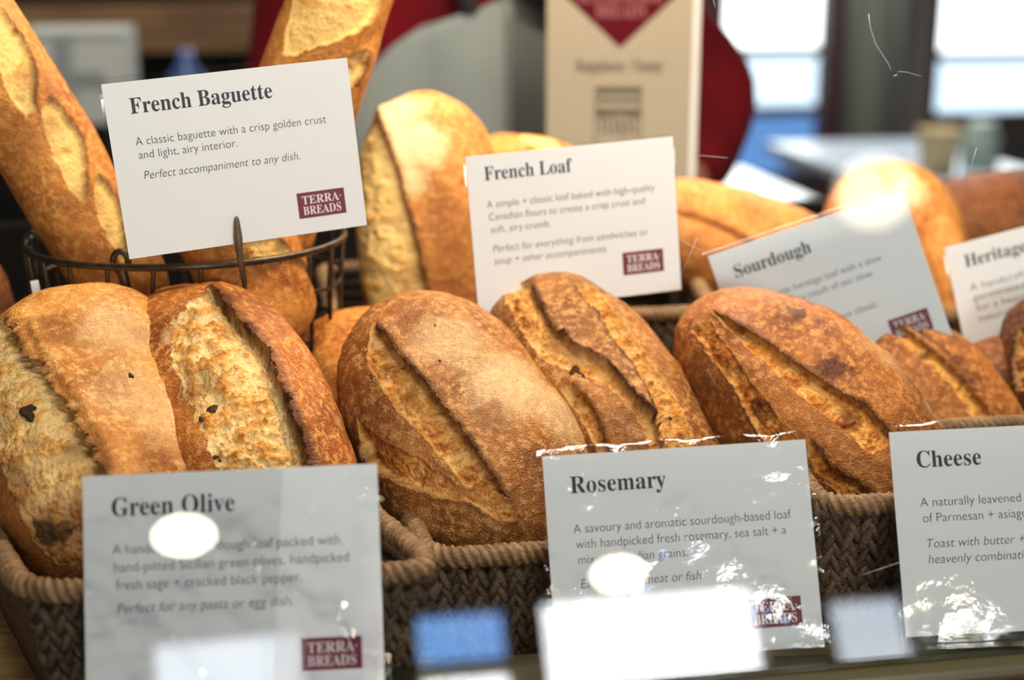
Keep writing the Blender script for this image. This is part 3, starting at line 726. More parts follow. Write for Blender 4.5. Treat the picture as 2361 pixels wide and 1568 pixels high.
loaf('baguette', 'pale slashed baguette leaning right, its top rising behind the French Baguette card', 'bread', 'French baguettes in the wire basket',
     L(855, -190, 0.33), L(520, 770, 0.30), 0.0335, 0.030, 'baguette', res=(240, 160), seed=22, blunt=5, lump=.0015, side_bake_shade=.6,
     zones=[dict(l=[(690, -80), (668, 20), (655, 90), (650, 128)], r=[(895, -80), (880, 0), (850, 55), (780, 95), (690, 126)], ear='r', depth=.0035, lip=.0028, over=.001, rough=.5, pits=3, tone=-.25, earcol=.6),
            dict(l=[(740, 150), (735, 190), (770, 220)], r=[(850, 110), (838, 160), (815, 200)], ear='r', depth=.003, lip=.002, over=0, rough=.5, pits=3, tone=.05)])
loaf('baguette', 'baguette standing low in the wire basket, seen through the wires under the French Baguette card', 'bread', 'French baguettes in the wire basket',
     L(470, 330, 0.27), L(640, 800, 0.25), 0.034, 0.032, 'baguette', res=(160, 120), seed=23, blunt=5, lump=.0015,
     zones=[dict(l=[(560, 560), (600, 600), (640, 610)], r=[(640, 545), (660, 570), (665, 600)], ear='r', depth=.002, lip=.001, over=0, rough=.4, pits=2, tone=-.1)])
loaf('french_loaf', 'tall golden French loaf with floury top, standing left of the French Loaf card', 'bread', 'French loaves in the back basket',
     L(972, 208, 0.42), L(1016, 900, 0.385), 0.0515, 0.040, 'loaf', res=(240, 220), seed=24, blunt=3.2, side_bake_shade=.35,
     zones=[dict(l=[(832, 330), (815, 430), (810, 560), (850, 700), (880, 760)], r=[(878, 255), (906, 335), (946, 468), (970, 570), (995, 680), (1010, 760)], ear='r', depth=.005, lip=.003, over=.002, rough=.9, pits=8, tone=-.2, fade=False, label='pale crumb band')],
     pale_patch=[(910, 260, .028, .8), (955, 330, .026, .85), (950, 420, .016, .6)], bake=[(1040, 560, .05, .45), (1010, 640, .04, .5)])
loaf('french_loaf', 'French loaf lying behind the French Loaf card, its pale end showing above the card', 'bread', 'French loaves in the back basket',
     L(1060, 390, 0.50), L(1420, 470, 0.47), 0.036, 0.034, 'loaf', res=(120, 140), seed=25,
     zones=[dict(l=[(1200, 320), (1250, 345), (1290, 370)], r=[(1205, 300), (1265, 318), (1300, 340)], ear='r', depth=.002, lip=.001, over=0, rough=.5, pits=2, tone=-.1)])
loaf('french_loaf', 'golden cracked loaf lying just right of the French Loaf card', 'bread', 'French loaves in the back basket',
     L(1400, 490, 0.46), L(1990, 670, 0.46), 0.050, 0.043, 'loaf', res=(180, 170), seed=26, side_bake_shade=.9,
     creases=[dict(p=[(1560, 488), (1620, 505), (1690, 535), (1760, 575)], depth=.004, w=.003, dark=.8)], bake=[(1740, 480, .03, .4), (1600, 570, .05, .5), (1640, 620, .05, .6)])
loaf('sourdough_loaf', 'round floury sourdough loaf standing behind the tilted Sourdough card', 'bread', 'sourdough loaves in the back',
     L(2030, 368, 0.50), L(2085, 840, 0.46), 0.0600, 0.045, 'loaf', res=(160, 160), seed=27, blunt=2.2, side_bake_shade=.8,
     creases=[dict(p=[(2030, 378), (2045, 430), (2055, 480)], depth=.003, w=.003, dark=.5)], pale_patch=[(1990, 440, .03, .5), (2100, 440, .02, .5)], bake=[(2170, 560, .03, .5), (1900, 470, .02, .5)])
loaf('sourdough_loaf', 'narrow sourdough loaf end in the gap between the Sourdough and Heritage cards', 'bread', 'sourdough loaves in the back',
     L(2165, 500, 0.44), L(2215, 900, 0.40), 0.021, 0.024, 'loaf', res=(120, 110), seed=28, side_bake_shade=.8)
loaf('heritage_loaf', 'dark brown loaf lying at the back above the Heritage card', 'bread', 'dark loaves in the back right',
     L(2085, 515, 0.60), L(2640, 515, 0.56), 0.050, 0.044, 'dark', res=(150, 160), seed=29, side_bake_shade=.5)
loaf('heritage_loaf', 'brown loaf lying below the Heritage card behind the Cheese loaves', 'bread', 'dark loaves in the back right',
     L(2130, 940, 0.232), L(2500, 800, 0.215), 0.028, 0.027, 'dark', res=(120, 120), seed=30)
loaf('small_loaf', 'small brown loaf standing at the left edge beside the wire basket', 'bread', None,
     L(-52, 592, 0.37), np.array([L(-52, 592, 0.37)[0], 0.355, RIS + .012]), 0.024, 0.024, 'dark', res=(90, 100), seed=31, blunt=2.6)

# ------------------------------------------------------------------ wire basket with hinged rim
def wire_basket():
    Zr = WY(500, 614, 0.215)[2]
    c0 = WZ(430, 585, Zr)
    pl, pr_ = WZ(66, 550, Zr), WZ(806, 575, Zr)
    pf = WZ(530, 612, Zr)
    cx = (pl[0] + pr_[0]) / 2; rx = (pr_[0] - pl[0]) / 2; fy = pf[1]; ry = rx * 0.92; cy = fy + ry
    zb = (RIS + .0006)
    root = empty('wire_basket', (cx, cy, zb), 'round dark wire basket holding the baguettes behind the Green Olive loaves', 'basket')
    org = np.array([cx, cy, zb])
    def ring(nm, z, k, r, wob=0.0):
        t = np.linspace(0, 2 * math.pi, 72, endpoint=False)
        pts = np.stack([cx + rx * k * np.cos(t), cy + ry * k * np.sin(t), z + wob * np.sin(3 * t) + wob * np.sin(7 * t + 1)], 1)
        v, f = tube_data(pts, r, 10, closed=True); mesh_obj(nm, v, f, M['wire'], root, origin=org)
    ring('rim', Zr, 1.0, 0.0021)
    ring('hoop', Zr - .0245, 0.975, 0.0014, .0012); ring('hoop', Zr - .056, 0.94, 0.0014, .001); ring('hoop', zb + .003, 0.86, 0.0018)
    na = 24
    for i in range(na):
        t = 2 * math.pi * (i + .35) / na
        pts = [(cx + rx * (0.86 + .14 * s ** .8) * math.cos(t + .02 * math.sin(9 * s + i)), cy + ry * (0.86 + .14 * s ** .8) * math.sin(t + .02 * math.sin(9 * s + i)), zb + .003 + (Zr - zb - .003) * s) for s in np.linspace(0, 1, 9)]
        v, f = tube_data(spline(pts, 4), 0.0013, 8); mesh_obj('upright_wire', v, f, M['wire'], root, origin=org)
    for px_ in (72, 278):
        p = WZ(px_, 552 if px_ < 100 else 598, Zr)
        lp = []
        for a in np.linspace(0, 2 * math.pi, 18, endpoint=False): lp.append(p + np.array([.0042 * math.cos(a), -.001, .0058 * math.sin(a) - .001]))
        v, f = tube_data(np.array(lp), 0.0019, 8, closed=True)
        w = spline([p + np.array([0, -.001, -.005]), p + np.array([.002, -.001, -.02]), p + np.array([-.002, 0, -.045]), p + np.array([.0, .004, Zr * 0 - .075])], 6)
        v2, f2 = tube_data(w, 0.0030, 8); v, f = merge((v, f), (v2, f2))
        mesh_obj('twisted_hinge', v, f, M['wire'], root, origin=org)
    t = np.linspace(0, 2 * math.pi, 40, endpoint=False)
    v = [(cx + rx * .86 * math.cos(a), cy + ry * .86 * math.sin(a), zb + .0015) for a in t]
    for k in range(-4, 5):
        h = math.sqrt(1 - (k / 5) ** 2) * .86
        vv, ff = tube_data([(cx + rx * k / 5 * .86, cy - ry * h, zb + .0025), (cx + rx * k / 5 * .86, cy, zb + .0025), (cx + rx * k / 5 * .86, cy + ry * h, zb + .0025)], .0013, 6)
        mesh_obj('floor_wire', vv, ff, M['wire'], root, origin=org)
wire_basket()

# ------------------------------------------------------------------ cards
SER = {}
def serif(s):       # bold serif lettering from the built-in font's mathematical bold alphabet
    out = ''
    for ch in s:
        if 'A' <= ch <= 'Z': out += chr(0x1D400 + ord(ch) - 65)
        elif 'a' <= ch <= 'z': out += chr(0x1D41A + ord(ch) - 97)
        else: out += ch
    return out
DG = None
def text_mesh(s, size, x, y, width=None, shear=0.0, offset=0.0, xs=1.0):
    cu = bpy.data.curves.new('lettering', 'FONT'); cu.body = s; cu.size = size; cu.shear = shear; cu.offset = offset
    cu.resolution_u = 4
    o = bpy.data.objects.new('lettering', cu); COL.objects.link(o)
    bpy.context.view_layer.update()
    me = bpy.data.meshes.new_from_object(o.evaluated_get(bpy.context.evaluated_depsgraph_get()))
    V = np.array([q.co[:] for q in me.vertices]); Fc = [tuple(p.vertices) for p in me.polygons]
    bpy.data.objects.remove(o); bpy.data.curves.remove(cu); bpy.data.meshes.remove(me)
    if width: xs = width / (V[:, 0].max() - V[:, 0].min())
    V[:, 0] = (V[:, 0] - V[:, 0].min()) * xs + x; V[:, 1] += y
    return V, Fc
def card_rot(y, l, ro):
    y, l, ro = map(math.radians, (y, l, ro)); c, s = math.cos, math.sin
    R = np.array([[c(ro), -s(ro), 0], [s(ro), c(ro), 0], [0, 0, 1]]); Bm = np.array([[1, 0, 0], [0, 0, -1], [0, 1, 0]])
    Lm = np.array([[1, 0, 0], [0, c(l), s(l)], [0, -s(l), c(l)]]); Ym = np.array([[c(y), -s(y), 0], [s(y), c(y), 0], [0, 0, 1]])
    return Ym @ Lm @ Bm @ R
def card(pos, ang, Wd, H, head, lines, note, label, sleeve=(.0028, .0042), headw=None, logo=True, heady=.0185, bodyy=.0375, notey=None, pitch=.0072, bodyw=None, left=.0125, lead=0.0, logo_rb=(.0095, .0105), gap=.0010, flat=False, drop=.0005):
    R = card_rot(*ang); m = Matrix.Identity(4)
    for i in range(3):
        for j in range(3): m[i][j] = R[i][j]
        m[i][3] = pos[i]
    root = empty('bread_sign', (0, 0, 0), label, 'sign', 'bread name cards'); root.matrix_world = m
    root.rotation_mode = 'XYZ'
    bpy.context.view_layer.update()
    def put(nm, V, Fc, mat, par=root, bev=0): return mesh_obj(nm, V, Fc, mat, par, smooth=False)
    v, f = box_data(-Wd / 2, Wd / 2, 0, H, -.0006, 0); put('paper', v, f, M['paper'])
    x0 = -Wd / 2 + left
    V, Fc = text_mesh(serif(head), .0118, x0, H - heady, width=headw); V[:, 2] = .00012; put('heading', V, Fc, M['ink'])
    yy = H - bodyy; parts = []; sc = None
    for k, s in enumerate(lines):
        V, Fc = text_mesh(s, .0063, x0 + .0006 * k, yy, xs=1.0, offset=-.00007)
        w0 = V[:, 0].max() - V[:, 0].min()
        if sc is None: sc = (bodyw / w0) if bodyw else 1.0
        V[:, 0] = (V[:, 0] - V[:, 0].min()) * sc + x0 + .0006 * k; V[:, 2] = .00012; parts.append((V, Fc)); yy -= pitch
    if parts:
        v, f = merge(*parts); put('description', v, f, M['ink_thin'])
    yy -= pitch * .55 + lead; parts = []
    if notey: yy = H - notey
    for k, s in enumerate(note):
        V, Fc = text_mesh(s, .0063, x0 + .0016, yy, shear=.2, offset=-.00007)
        V[:, 0] = (V[:, 0] - V[:, 0].min()) * (sc or 1) + x0 + .0016; V[:, 2] = .00012; parts.append((V, Fc)); yy -= pitch
    if parts:
        v, f = merge(*parts); put('tasting_note', v, f, M['ink_thin'])
    if logo:
        lw, lh = .0262, .0140; lx, ly = Wd / 2 - logo_rb[0] - lw, logo_rb[1]
        v, f = box_data(lx, lx + lw, ly, ly + lh, .00002, .0001); lo = put('logo_patch', v, f, M['maroon'])
        a = text_mesh(serif('TERRA·'), .0066, lx + .0026, ly + .0076, width=lw - .0046)
        b = text_mesh(serif('BREADS'), .0066, lx + .0026, ly + .0018, width=lw - .0052)
        v, f = merge(a, b); v = [(q[0], q[1], .0002) for q in v]; put('logo_lettering', v, f, M['logo_white'], lo)
    if sleeve:
        sx, sy = sleeve; n, mm = 14, 10; V, Fc = [], []
        for z in (gap, gap - .0003):
            for i in range(n + 1):
                for j in range(mm + 1):
                    X_ = -Wd / 2 - sx + (Wd + 2 * sx) * i / n; Y_ = -drop + (H + sy + drop) * j / mm if j < mm - 1 else (H + sy * .55 if j == mm - 1 else H + sy)
                    bow = (0.0 if flat else .0004) * math.sin(3.1 * i / n + pos[0] * 40) * math.sin(2.2 * j / mm)
                    V.append((X_, Y_, z + bow - (.3 if flat else .75 * (.45 + .55 * math.sin(i * 1.7 + pos[0] * 30))) * max(0.0, Y_ - H - sy * .5)))
        nn = (n + 1) * (mm + 1); st = mm + 1
        for i in range(n):
            for j in range(mm):
                q = (i * st + j, (i + 1) * st + j, (i + 1) * st + j + 1, i * st + j + 1); Fc.append(q); Fc.append(tuple(x + nn for x in q[::-1]))
        edge = [i * st for i in range(n + 1)] + [n * st + j for j in range(1, st)] + [i * st + mm for i in range(n - 1, -1, -1)] + [j for j in range(mm - 1, 0, -1)]
        for a, b in zip(edge, edge[1:] + edge[:1]): Fc.append((a, a + nn, b + nn, b))
        o = mesh_obj('clear_sleeve', V, Fc, M['sleeve_flat' if flat else ('sleeve_soft' if head == 'Cheese' else 'sleeve')], root)
        mo = o.modifiers.new('edge', 'EDGE_SPLIT'); mo.split_angle = math.radians(40)
    return root
card((.0078, .0120, .9885), (-5.4, 22, 2.2), .129, .099, 'Rosemary', ['A savoury and aromatic sourdough-based loaf', 'with handpicked fresh rosemary, sea salt + a', 'mix of Canadian grains.'], ['Excellent for meat or fish.'],
     'Rosemary bread card in a clear sleeve at front centre', headw=.0464, bodyw=.106, pitch=.0073, notey=.0635)
card((.1767, -.0035, .9950), (-8.8, 22, 2.5), .129, .099, 'Cheese', ['A naturally leavened loaf with a blend', 'of Parmesan + asiago cheese.'], ['Toast with butter + honey for a', 'heavenly combination.'],
     'Cheese bread card in a clear sleeve, cut off by the right edge', headw=.0318, bodyw=.092, pitch=.0076, notey=.0570, drop=.0075, heady=.0180, bodyy=.0370)
card((-.2042, -.0100, .9985), (-8.1, 20.5, 1.9), .129, .099, 'Green Olive', ['A handcrafted sourdough loaf packed with', 'hand-pitted Sicilian green olives, handpicked', 'fresh sage + cracked black pepper.'], ['Perfect for any pasta or egg dish.'],
     'Green Olive bread card in a clear sleeve at front left', headw=.0535, bodyw=.099, pitch=.0077, notey=.0600, drop=.0105, heady=.0180, bodyy=.0345, left=.0125)
r_ = card((-.1905, .1928, 1.1606), (8.5, 2.5, 4.8), .129, .0915, 'French Baguette', ['A classic baguette with a crisp golden crust', 'and light, airy interior.'], ['Perfect accompaniment to any dish.'],
     'French Baguette card held to the wire basket by a dark pin', headw=.0740, bodyw=.1010, pitch=.0070, heady=.0165, bodyy=.0330, gap=-.0009, flat=True, sleeve=(.0014, .0035), logo_rb=(.0105, .0085))
V_, F_2 = tube_data([(-.0075, -.020, .0022), (-.0072, -.006, .0022), (-.0068, .004, .0022), (-.0062, .0135, .0020), (-.0060, .0150, .0020)], [.0010, .0019, .0024, .0014, .0006], 10)
mesh_obj('pin_clip', V_, F_2, M['pin'], r_)['label'] = 'dark pin'
card((.0059, .2481, 1.1061), (3.3, 4, 3.7), .129, .0945, 'French Loaf', ['A simple + classic loaf baked with high-quality', 'Canadian flours to create a crisp crust and', 'soft, airy crumb.'], ['Perfect for everything from sandwiches to', 'soup + other accompaniments.'],
     'French Loaf card standing in the back row at centre', headw=.0540, bodyw=.1050, pitch=.0075, heady=.0150, bodyy=.0315, gap=-.0009, flat=True, sleeve=(.0012, .0015), left=.0105, logo_rb=(.0105, .0130))
card((.1765, .2230, 1.0591), (-8.2, 15.2, 18.5), .129, .099, 'Sourdough', ['A handmade heritage loaf with a slow', 'fermentation, a result of our slow', 'leavening process.'], ['A rustic, simply delicious classic.'],
     'Sourdough card tilted to one side, half hidden by the Cheese loaf', headw=.0500, bodyw=.0900, pitch=.0075, flat=True, sleeve=(.0035, .0025), left=.0125)
card((0.3369, 0.2527, 1.0508), (-6.1, 6.6, 13.85), .129, .0945, 'Heritage Sour', ['A handcrafted whole grain loaf', 'germinated, cracked grain and rye', 'for a hearty, moist crumb', 'naturally leavened.'], [],
     'Heritage card at the right edge, tilted in front of the dark loaves', headw=.0690, bodyw=.1000, pitch=.0072, gap=-.0009, flat=True, sleeve=(.0014, .0014), left=.011, heady=.016, bodyy=.032)
# white paper slivers standing beside the wire basket
for k, (x, y0, y1, Y) in enumerate(((142, 640, 700, .24), (742, 768, 800, .345))):
    b = WY(x, y0, Y); hh = b[2] - SHELF - (.0005 if k == 0 else .0205)
    v, f = box_data(-.0022, .0022, -.0004, .0004, 0, hh)
    o = mesh_obj('price_tag', v, f, M['paper'], smooth=False); o.location = (b[0], b[1], b[2] - hh); o.rotation_euler = (0, math.radians(-5 if k == 0 else 2), math.radians(10))
    tag(o, ('narrow white tag edge left of the wire basket', 'narrow white tag edge between the Green Olive and Rosemary loaves')[k], 'tag', 'white tag edges')

# tent sign on the back of the case
def tent_sign():
    Y = 0.70
    p = WY(1425, 330, Y); pxm = np.linalg.norm(WY(1600, 330, Y) - WY(1250, 330, Y)) / 350
    w = 322 * pxm; zb = (RIS + .0006); Htop = WY(1425, -330, Y)[2]
    root = empty('tent_sign', (p[0], Y, zb), 'tall beige sign with a maroon triangle, standing behind the French Loaf card', 'sign')
    root.rotation_euler = (0, 0, math.radians(-9))
    def z(py_): return WY(1425, py_, Y)[2] - zb
    pap = simple('beige_card', S(158, 150, 134), 0.6, spec=.1)
    v, f = box_data(-w / 2, w / 2, 0, .0035, 0, Htop - zb); mesh_obj('panel', v, f, pap, root, smooth=False)
    v, f = box_data(w / 2, w / 2 + .006, -.0005, .004, 0, Htop - zb); mesh_obj('edge_strip', v, f, simple('pale_edge', S(214, 214, 216), 0.4), root, smooth=False)
    zt = z(110)
    v = [(0, -.0006, zt), (w * .5, -.0006, zt + w * .46), (w * .5, -.0006, Htop - zb), (-w * .5, -.0006, Htop - zb), (-w * .5, -.0006, zt + w * .46)]
    b = len(v); v2 = v + [(q[0], -.0001, q[2]) for q in v]
    fs = [(0, 1, 2, 3, 4), (9, 8, 7, 6, 5)] + [(i, i + 5, (i + 1) % 5 + 5, (i + 1) % 5) for i in range(5)]
    mesh_obj('maroon_triangle', v2, fs, simple('deep_maroon', S(82, 2, 20), 0.7, spec=.08), root, smooth=False)
    def letters(nm, items, mat):
        parts = []
        for s, size, yc, wd in items:
            V, Fc = text_mesh(s, size, 0, 0, width=wd); V[:, 0] -= V[:, 0].mean() * 0 + wd / 2
            V = np.stack([V[:, 0], np.full(len(V), -.0012), V[:, 1] + yc], 1); parts.append((V, Fc))
        vv, ff = merge(*parts); mesh_obj(nm, vv, ff, mat, root, smooth=False)
    letters('white_lettering', [(serif('HANDMADE'), .017, z(6), w * .58), (serif('BREADS'), .017, z(40), w * .34)], simple('pink_lettering', S(142, 84, 88), 0.5))
    g = simple('grey_print', S(84, 76, 62), 0.6)
    letters('slogan', [(serif('Happiness / Toasty'), .014, z(162), w * .60)], g)
    bars = []
    zs = [(200, 214), (226, 234), (250, 262)]
    s_ = w * .16
    for a, b_ in zs: bars.append(box_data(-s_, s_ * .95, -.0010, -.0002, z(b_), z(a)))
    bars.append(box_data(-s_ * 1.02, -s_ * .96, -.0010, -.0002, z(330), z(200))); bars.append(box_data(s_ * .92, s_ * .98, -.0010, -.0002, z(330), z(200)))
    vv, ff = merge(*bars); mesh_obj('stamp_frame', vv, ff, g, root, smooth=False)
    letters('stamp_lettering', [(serif('TOAST'), .026, z(308), w * .28)], g)
tent_sign()

# ------------------------------------------------------------------ shop behind the case
# person behind the counter in a maroon shirt and a grey apron
def skin(name, pts, edges, mat, parent, org, sub=2, root_i=0):
    me = bpy.data.meshes.new(name); me.from_pydata([tuple(np.array(p[0]) - org) for p in pts], edges, []); me.update()
    o = bpy.data.objects.new(name, me); COL.objects.link(o); o.parent = parent
    m = o.modifiers.new('skin', 'SKIN'); m.use_smooth_shade = True
    for i, p in enumerate(pts):
        r = p[1] if isinstance(p[1], tuple) else (p[1], p[1])
        me.skin_vertices[0].data[i].radius = r; me.skin_vertices[0].data[i].use_root = (i == root_i)
    s_ = o.modifiers.new('sub', 'SUBSURF'); s_.levels = sub; s_.render_levels = sub
    me.materials.append(mat); return o
PY = 1.02
pc = WY(1150, 150, PY); cx_, cy_ = pc[0], PY
def at(x, y, Y): return np.array(WY(x, y, Y))
proot = empty('person', (cx_, cy_, 0), 'person in a maroon shirt and grey apron standing behind the bread case', 'person')
porg = np.array([cx_, cy_, 0])
skinm = simple('skin_tone', S(168, 116, 84), 0.5); shirtm = simple('maroon_shirt', S(112, 2, 17), 0.8, noise=0.35, nscale=9, spec=.1)
apm = simple('grey_apron_cloth', S(150, 162, 164), 0.85, noise=0.22, nscale=7, stretch=(1, 1, .35), spec=.1); trm = simple('black_trousers', S(24, 22, 24), 0.8)
def P3(dx, dy, z): return np.array([cx_ + dx, cy_ + dy, z])
sh_r = P3(-.185, .02, 1.405); sh_l = at(1470, 20, PY + .03)
el_l = at(1672, 225, PY + .02); ha_l = at(1560, 450, PY - .10)
el_r = P3(-.235, .05, 1.14); ha_r = P3(-.15, -.13, 1.02)
body = [(P3(0, 0, .92), (.15, .10)), (P3(0, 0, 1.10), (.125, .09)), (P3(0, 0, 1.28), (.145, .10)), (P3(0, .01, 1.40), (.11, .075)), (P3(0, .01, 1.475), .052), (P3(0, -.005, 1.54), .058), (P3(0, -.015, 1.62), (.072, .09)), (P3(0, -.01, 1.70), (.06, .075)),
        (sh_l, .052), (el_l, .040), (ha_l, .028), (ha_l + (ha_l - el_l) * .30, .024), (sh_r, .052), (el_r, .040), (ha_r, .028), (ha_r + (ha_r - el_r) * .30, .024),
        (P3(-.09, 0, .86), .085), (P3(-.10, -.01, .48), .058), (P3(-.10, .02, .09), .040), (P3(-.10, -.12, .035), .036), (P3(.09, 0, .86), .085), (P3(.10, -.01, .48), .058), (P3(.10, .02, .09), .040), (P3(.10, -.12, .035), .036)]
bed = [(0, 1), (1, 2), (2, 3), (3, 4), (4, 5), (5, 6), (6, 7), (3, 8), (8, 9), (9, 10), (10, 11), (3, 12), (12, 13), (13, 14), (14, 15), (0, 16), (16, 17), (17, 18), (18, 19), (0, 20), (20, 21), (21, 22), (22, 23)]
skin('body', body, bed, skinm, proot, porg)
shp = [(P3(0, 0, .93), (.170, .122)), (P3(0, 0, 1.10), (.150, .108)), (P3(0, 0, 1.28), (.165, .115)), (P3(0, .012, 1.40), (.125, .085)), (P3(0, .012, 1.445), .068), (sh_l, .066), (el_l, .056), (el_l * .10 + ha_l * .90, .048), (sh_r, .066), (el_r, .056), (el_r * .75 + ha_r * .25, .050)]
skin('shirt', shp, [(0, 1), (1, 2), (2, 3), (3, 4), (3, 5), (5, 6), (6, 7), (3, 8), (8, 9), (9, 10)], shirtm, proot, porg)
trp = [(P3(0, 0, .95), (.162, .116)), (P3(-.09, 0, .86), .098), (P3(-.10, -.01, .48), .072), (P3(-.10, .02, .08), .058), (P3(.09, 0, .86), .098), (P3(.10, -.01, .48), .072), (P3(.10, .02, .08), .058)]
skin('trousers', trp, [(0, 1), (1, 2), (2, 3), (0, 4), (4, 5), (5, 6)], trm, proot, porg)
hp = [(P3(0, .015, 1.60), (.078, .088)), (P3(0, .0, 1.70), (.078, .090)), (P3(0, .0, 1.745), (.055, .06))]
skin('hair', [(P3(0, .04, 1.58), (.074, .075)), (P3(0, .03, 1.68), (.080, .085)), (P3(0, .01, 1.735), (.066, .075))], [(0, 1), (1, 2)], simple('black_hair', S(22, 18, 18), 0.6), proot, porg)
def blob(nm, c, r, mat):
    V, Fc = [], []
    for i in range(9):
        th = math.pi * i / 8
        for j in range(12):
            V.append((c[0] + r[0] * math.sin(th) * math.cos(j * math.pi / 6), c[1] + r[1] * math.sin(th) * math.sin(j * math.pi / 6), c[2] + r[2] * math.cos(th)))
    for i in range(8):
        for j in range(12): Fc.append((i * 12 + j, (i + 1) * 12 + j, (i + 1) * 12 + (j + 1) % 12, i * 12 + (j + 1) % 12))
    return mesh_obj(nm, V, Fc, mat, proot, origin=porg)
for sg in (-1, 1):
    blob('eye', P3(sg * .030, -.098, 1.625), (.012, .008, .007), simple('eye_white', S(230, 226, 220), 0.3))
    blob('ear', P3(sg * .078, 0, 1.61), (.010, .018, .030), skinm)
blob('nose', P3(0, -.110, 1.595), (.012, .016, .022), skinm)
blob('mouth', P3(0, -.100, 1.558), (.024, .010, .007), simple('lips', S(140, 76, 66), 0.4))
for hb, d_ in ((ha_l, ha_l - el_l), (ha_r, ha_r - el_r)):
    d_ = d_ / np.linalg.norm(d_); si = np.cross(d_, [0, 0, 1.0]); si /= np.linalg.norm(si); b_ = hb + d_ * .075
    for k in range(4):
        q = b_ + si * (k - 1.5) * .017; ln_ = (.062, .072, .068, .054)[k]
        v, f = tube_data(spline([q, q + d_ * ln_ * .5 + np.array([0, 0, .004]), q + d_ * ln_ - np.array([0, 0, .018])], 5), [.009] * 10 + [.006], 8)
        mesh_obj('finger', v, f, skinm, proot, origin=porg)
    q = hb + d_ * .03 + si * .026
    v, f = tube_data(spline([q, q + si * .018 + d_ * .025, q + si * .016 + d_ * .055], 5), [.011] * 10 + [.008], 8); mesh_obj('thumb', v, f, skinm, proot, origin=porg)
# apron: bib with curved arm openings, widening to the hips, wrapped round the front
V, Fc = [], []
nr2, nc2 = 40, 40
ztop_ = 1.262; 
for i in range(nr2 + 1):
    t = i / nr2; z = ztop_ - t * .78
    dz = ztop_ - z
    hw = .055 + .165 * (1 - math.exp(-dz / .075)) if dz < .5 else .2195
    hw = .165 * math.sqrt(max(0.0, 1 - (1 - min(dz / .17, 1)) ** 2)) + .045 * sm(np.array(dz), .05, .4) + .012
    for j in range(nc2 + 1):
        a_ = 2 * j / nc2 - 1; x = hw * a_
        d_ = .138 * math.sqrt(max(0.05, 1 - (x / .235) ** 2)) + .010 * math.sin(x * 60 + z * 9) * sm(np.array(dz), .05, .3)
        V.append(P3(x - .012, -d_, z + .012 * (1 - a_ * a_) * (1 - t)))
n1_ = len(V); V += [q + np.array([0, .004, 0]) for q in V]
for i in range(nr2):
    for j in range(nc2):
        q = (i * (nc2 + 1) + j, i * (nc2 + 1) + j + 1, (i + 1) * (nc2 + 1) + j + 1, (i + 1) * (nc2 + 1) + j); Fc.append(q); Fc.append(tuple(k + n1_ for k in q[::-1]))
ap = mesh_obj('apron', V, Fc, apm, proot, origin=porg)
v, f = tube_data(spline([P3(-.012, -.142, 1.262), P3(-.012, -.143, 1.10), P3(-.012, -.143, .95)], 8), .004, 8); mesh_obj('seam', v, f, apm, ap, origin=porg)
v, f = tube_data(spline([P3(.055, -.132, 1.250), P3(.075, -.125, 1.33), P3(.07, -.08, 1.43), P3(0, .07, 1.47), P3(-.07, -.07, 1.43), P3(-.07, -.125, 1.33), P3(-.05, -.132, 1.255)], 8), .010, 8); mesh_obj('neck_strap', v, f, trm, ap, origin=porg)
blob('pouch', P3(.045, -.155, 1.285), (.055, .014, .030), trm)

# back counter on the left with a wooden shelf, white box and dark machine
blackm = simple('black_unit', S(8, 7, 7), 0.6, spec=.15); tanm = simple('tan_shelf_board', S(126, 92, 54), 0.6, nscale=6, stretch=(1, 10, 10), col2=S(92, 64, 36))
BYY = 1.75
def bz(x, y, Y): return WY(x, y, Y)[2]
x0, x1 = WY(-700, 100, BYY)[0], WY(760, 100, BYY)[0]
bc_ = boxo('back_counter', (x0, x1, BYY, BYY + .55, 0, bz(300, 292, BYY)), blackm, origin=(x0, BYY, 0)); tag(bc_, 'black back counter far behind the baguettes at upper left', 'counter')
wb = empty('wall_shelf', (x0, BYY + .5, bz(300, 95, BYY + .5)), 'tan wooden shelf board across the back at upper left', 'shelf')
og_ = np.array(wb.location)
z1_, z2_ = bz(300, 18, BYY + .5), bz(300, 118, BYY + .5)
boxo('shelf_board', (x0, x1, BYY + .47, BYY + .75, z2_, z1_), tanm, wb, origin=og_)
boxo('shelf_bracket', (x0 + .2, x0 + .24, BYY + .52, BYY + .75, z2_ - .12, z2_), blackm, wb, origin=og_); boxo('shelf_bracket', (x1 - .24, x1 - .2, BYY + .52, BYY + .75, z2_ - .12, z2_), blackm, wb, origin=og_)
bk_ = boxo('partition', (x0, x1, BYY + .76, BYY + .80, 0, 2.2), simple('dark_back_panel', S(12, 10, 9), 0.7, spec=.15), origin=(x0, BYY + .76, 0)); tag(bk_, 'dark partition behind the back counter at upper left', 'partition')
bx0, bx1 = WY(40, 170, BYY + .02)[0], WY(292, 170, BYY + .02)[0]; zb_, zt_ = bz(200, 292, BYY), bz(200, 72, BYY + .02)
wbx = empty('carton', (bx0, BYY + .02, zb_), 'pale grey carton with a printed side standing on the black back counter', 'box')
whm = simple('pale_carton', S(176, 180, 174), 0.6)
boxo('carton_body', (bx0, bx1, BYY + .03, BYY + .25, zb_ + .0005, zt_), whm, wbx, origin=np.array(wbx.location))
prm = simple('carton_print', S(126, 132, 132), 0.6)
for (a, b, c, d) in ((125, 160, 90, 275), (170, 240, 165, 205), (165, 172, 80, 280), (55, 290, 82, 88)):
    boxo('printed_panel', (WY(a, 170, BYY + .03)[0], WY(b, 170, BYY + .03)[0], BYY + .0285, BYY + .0298, bz(200, d, BYY + .03), bz(200, c, BYY + .03)), prm, wbx, origin=np.array(wbx.location))
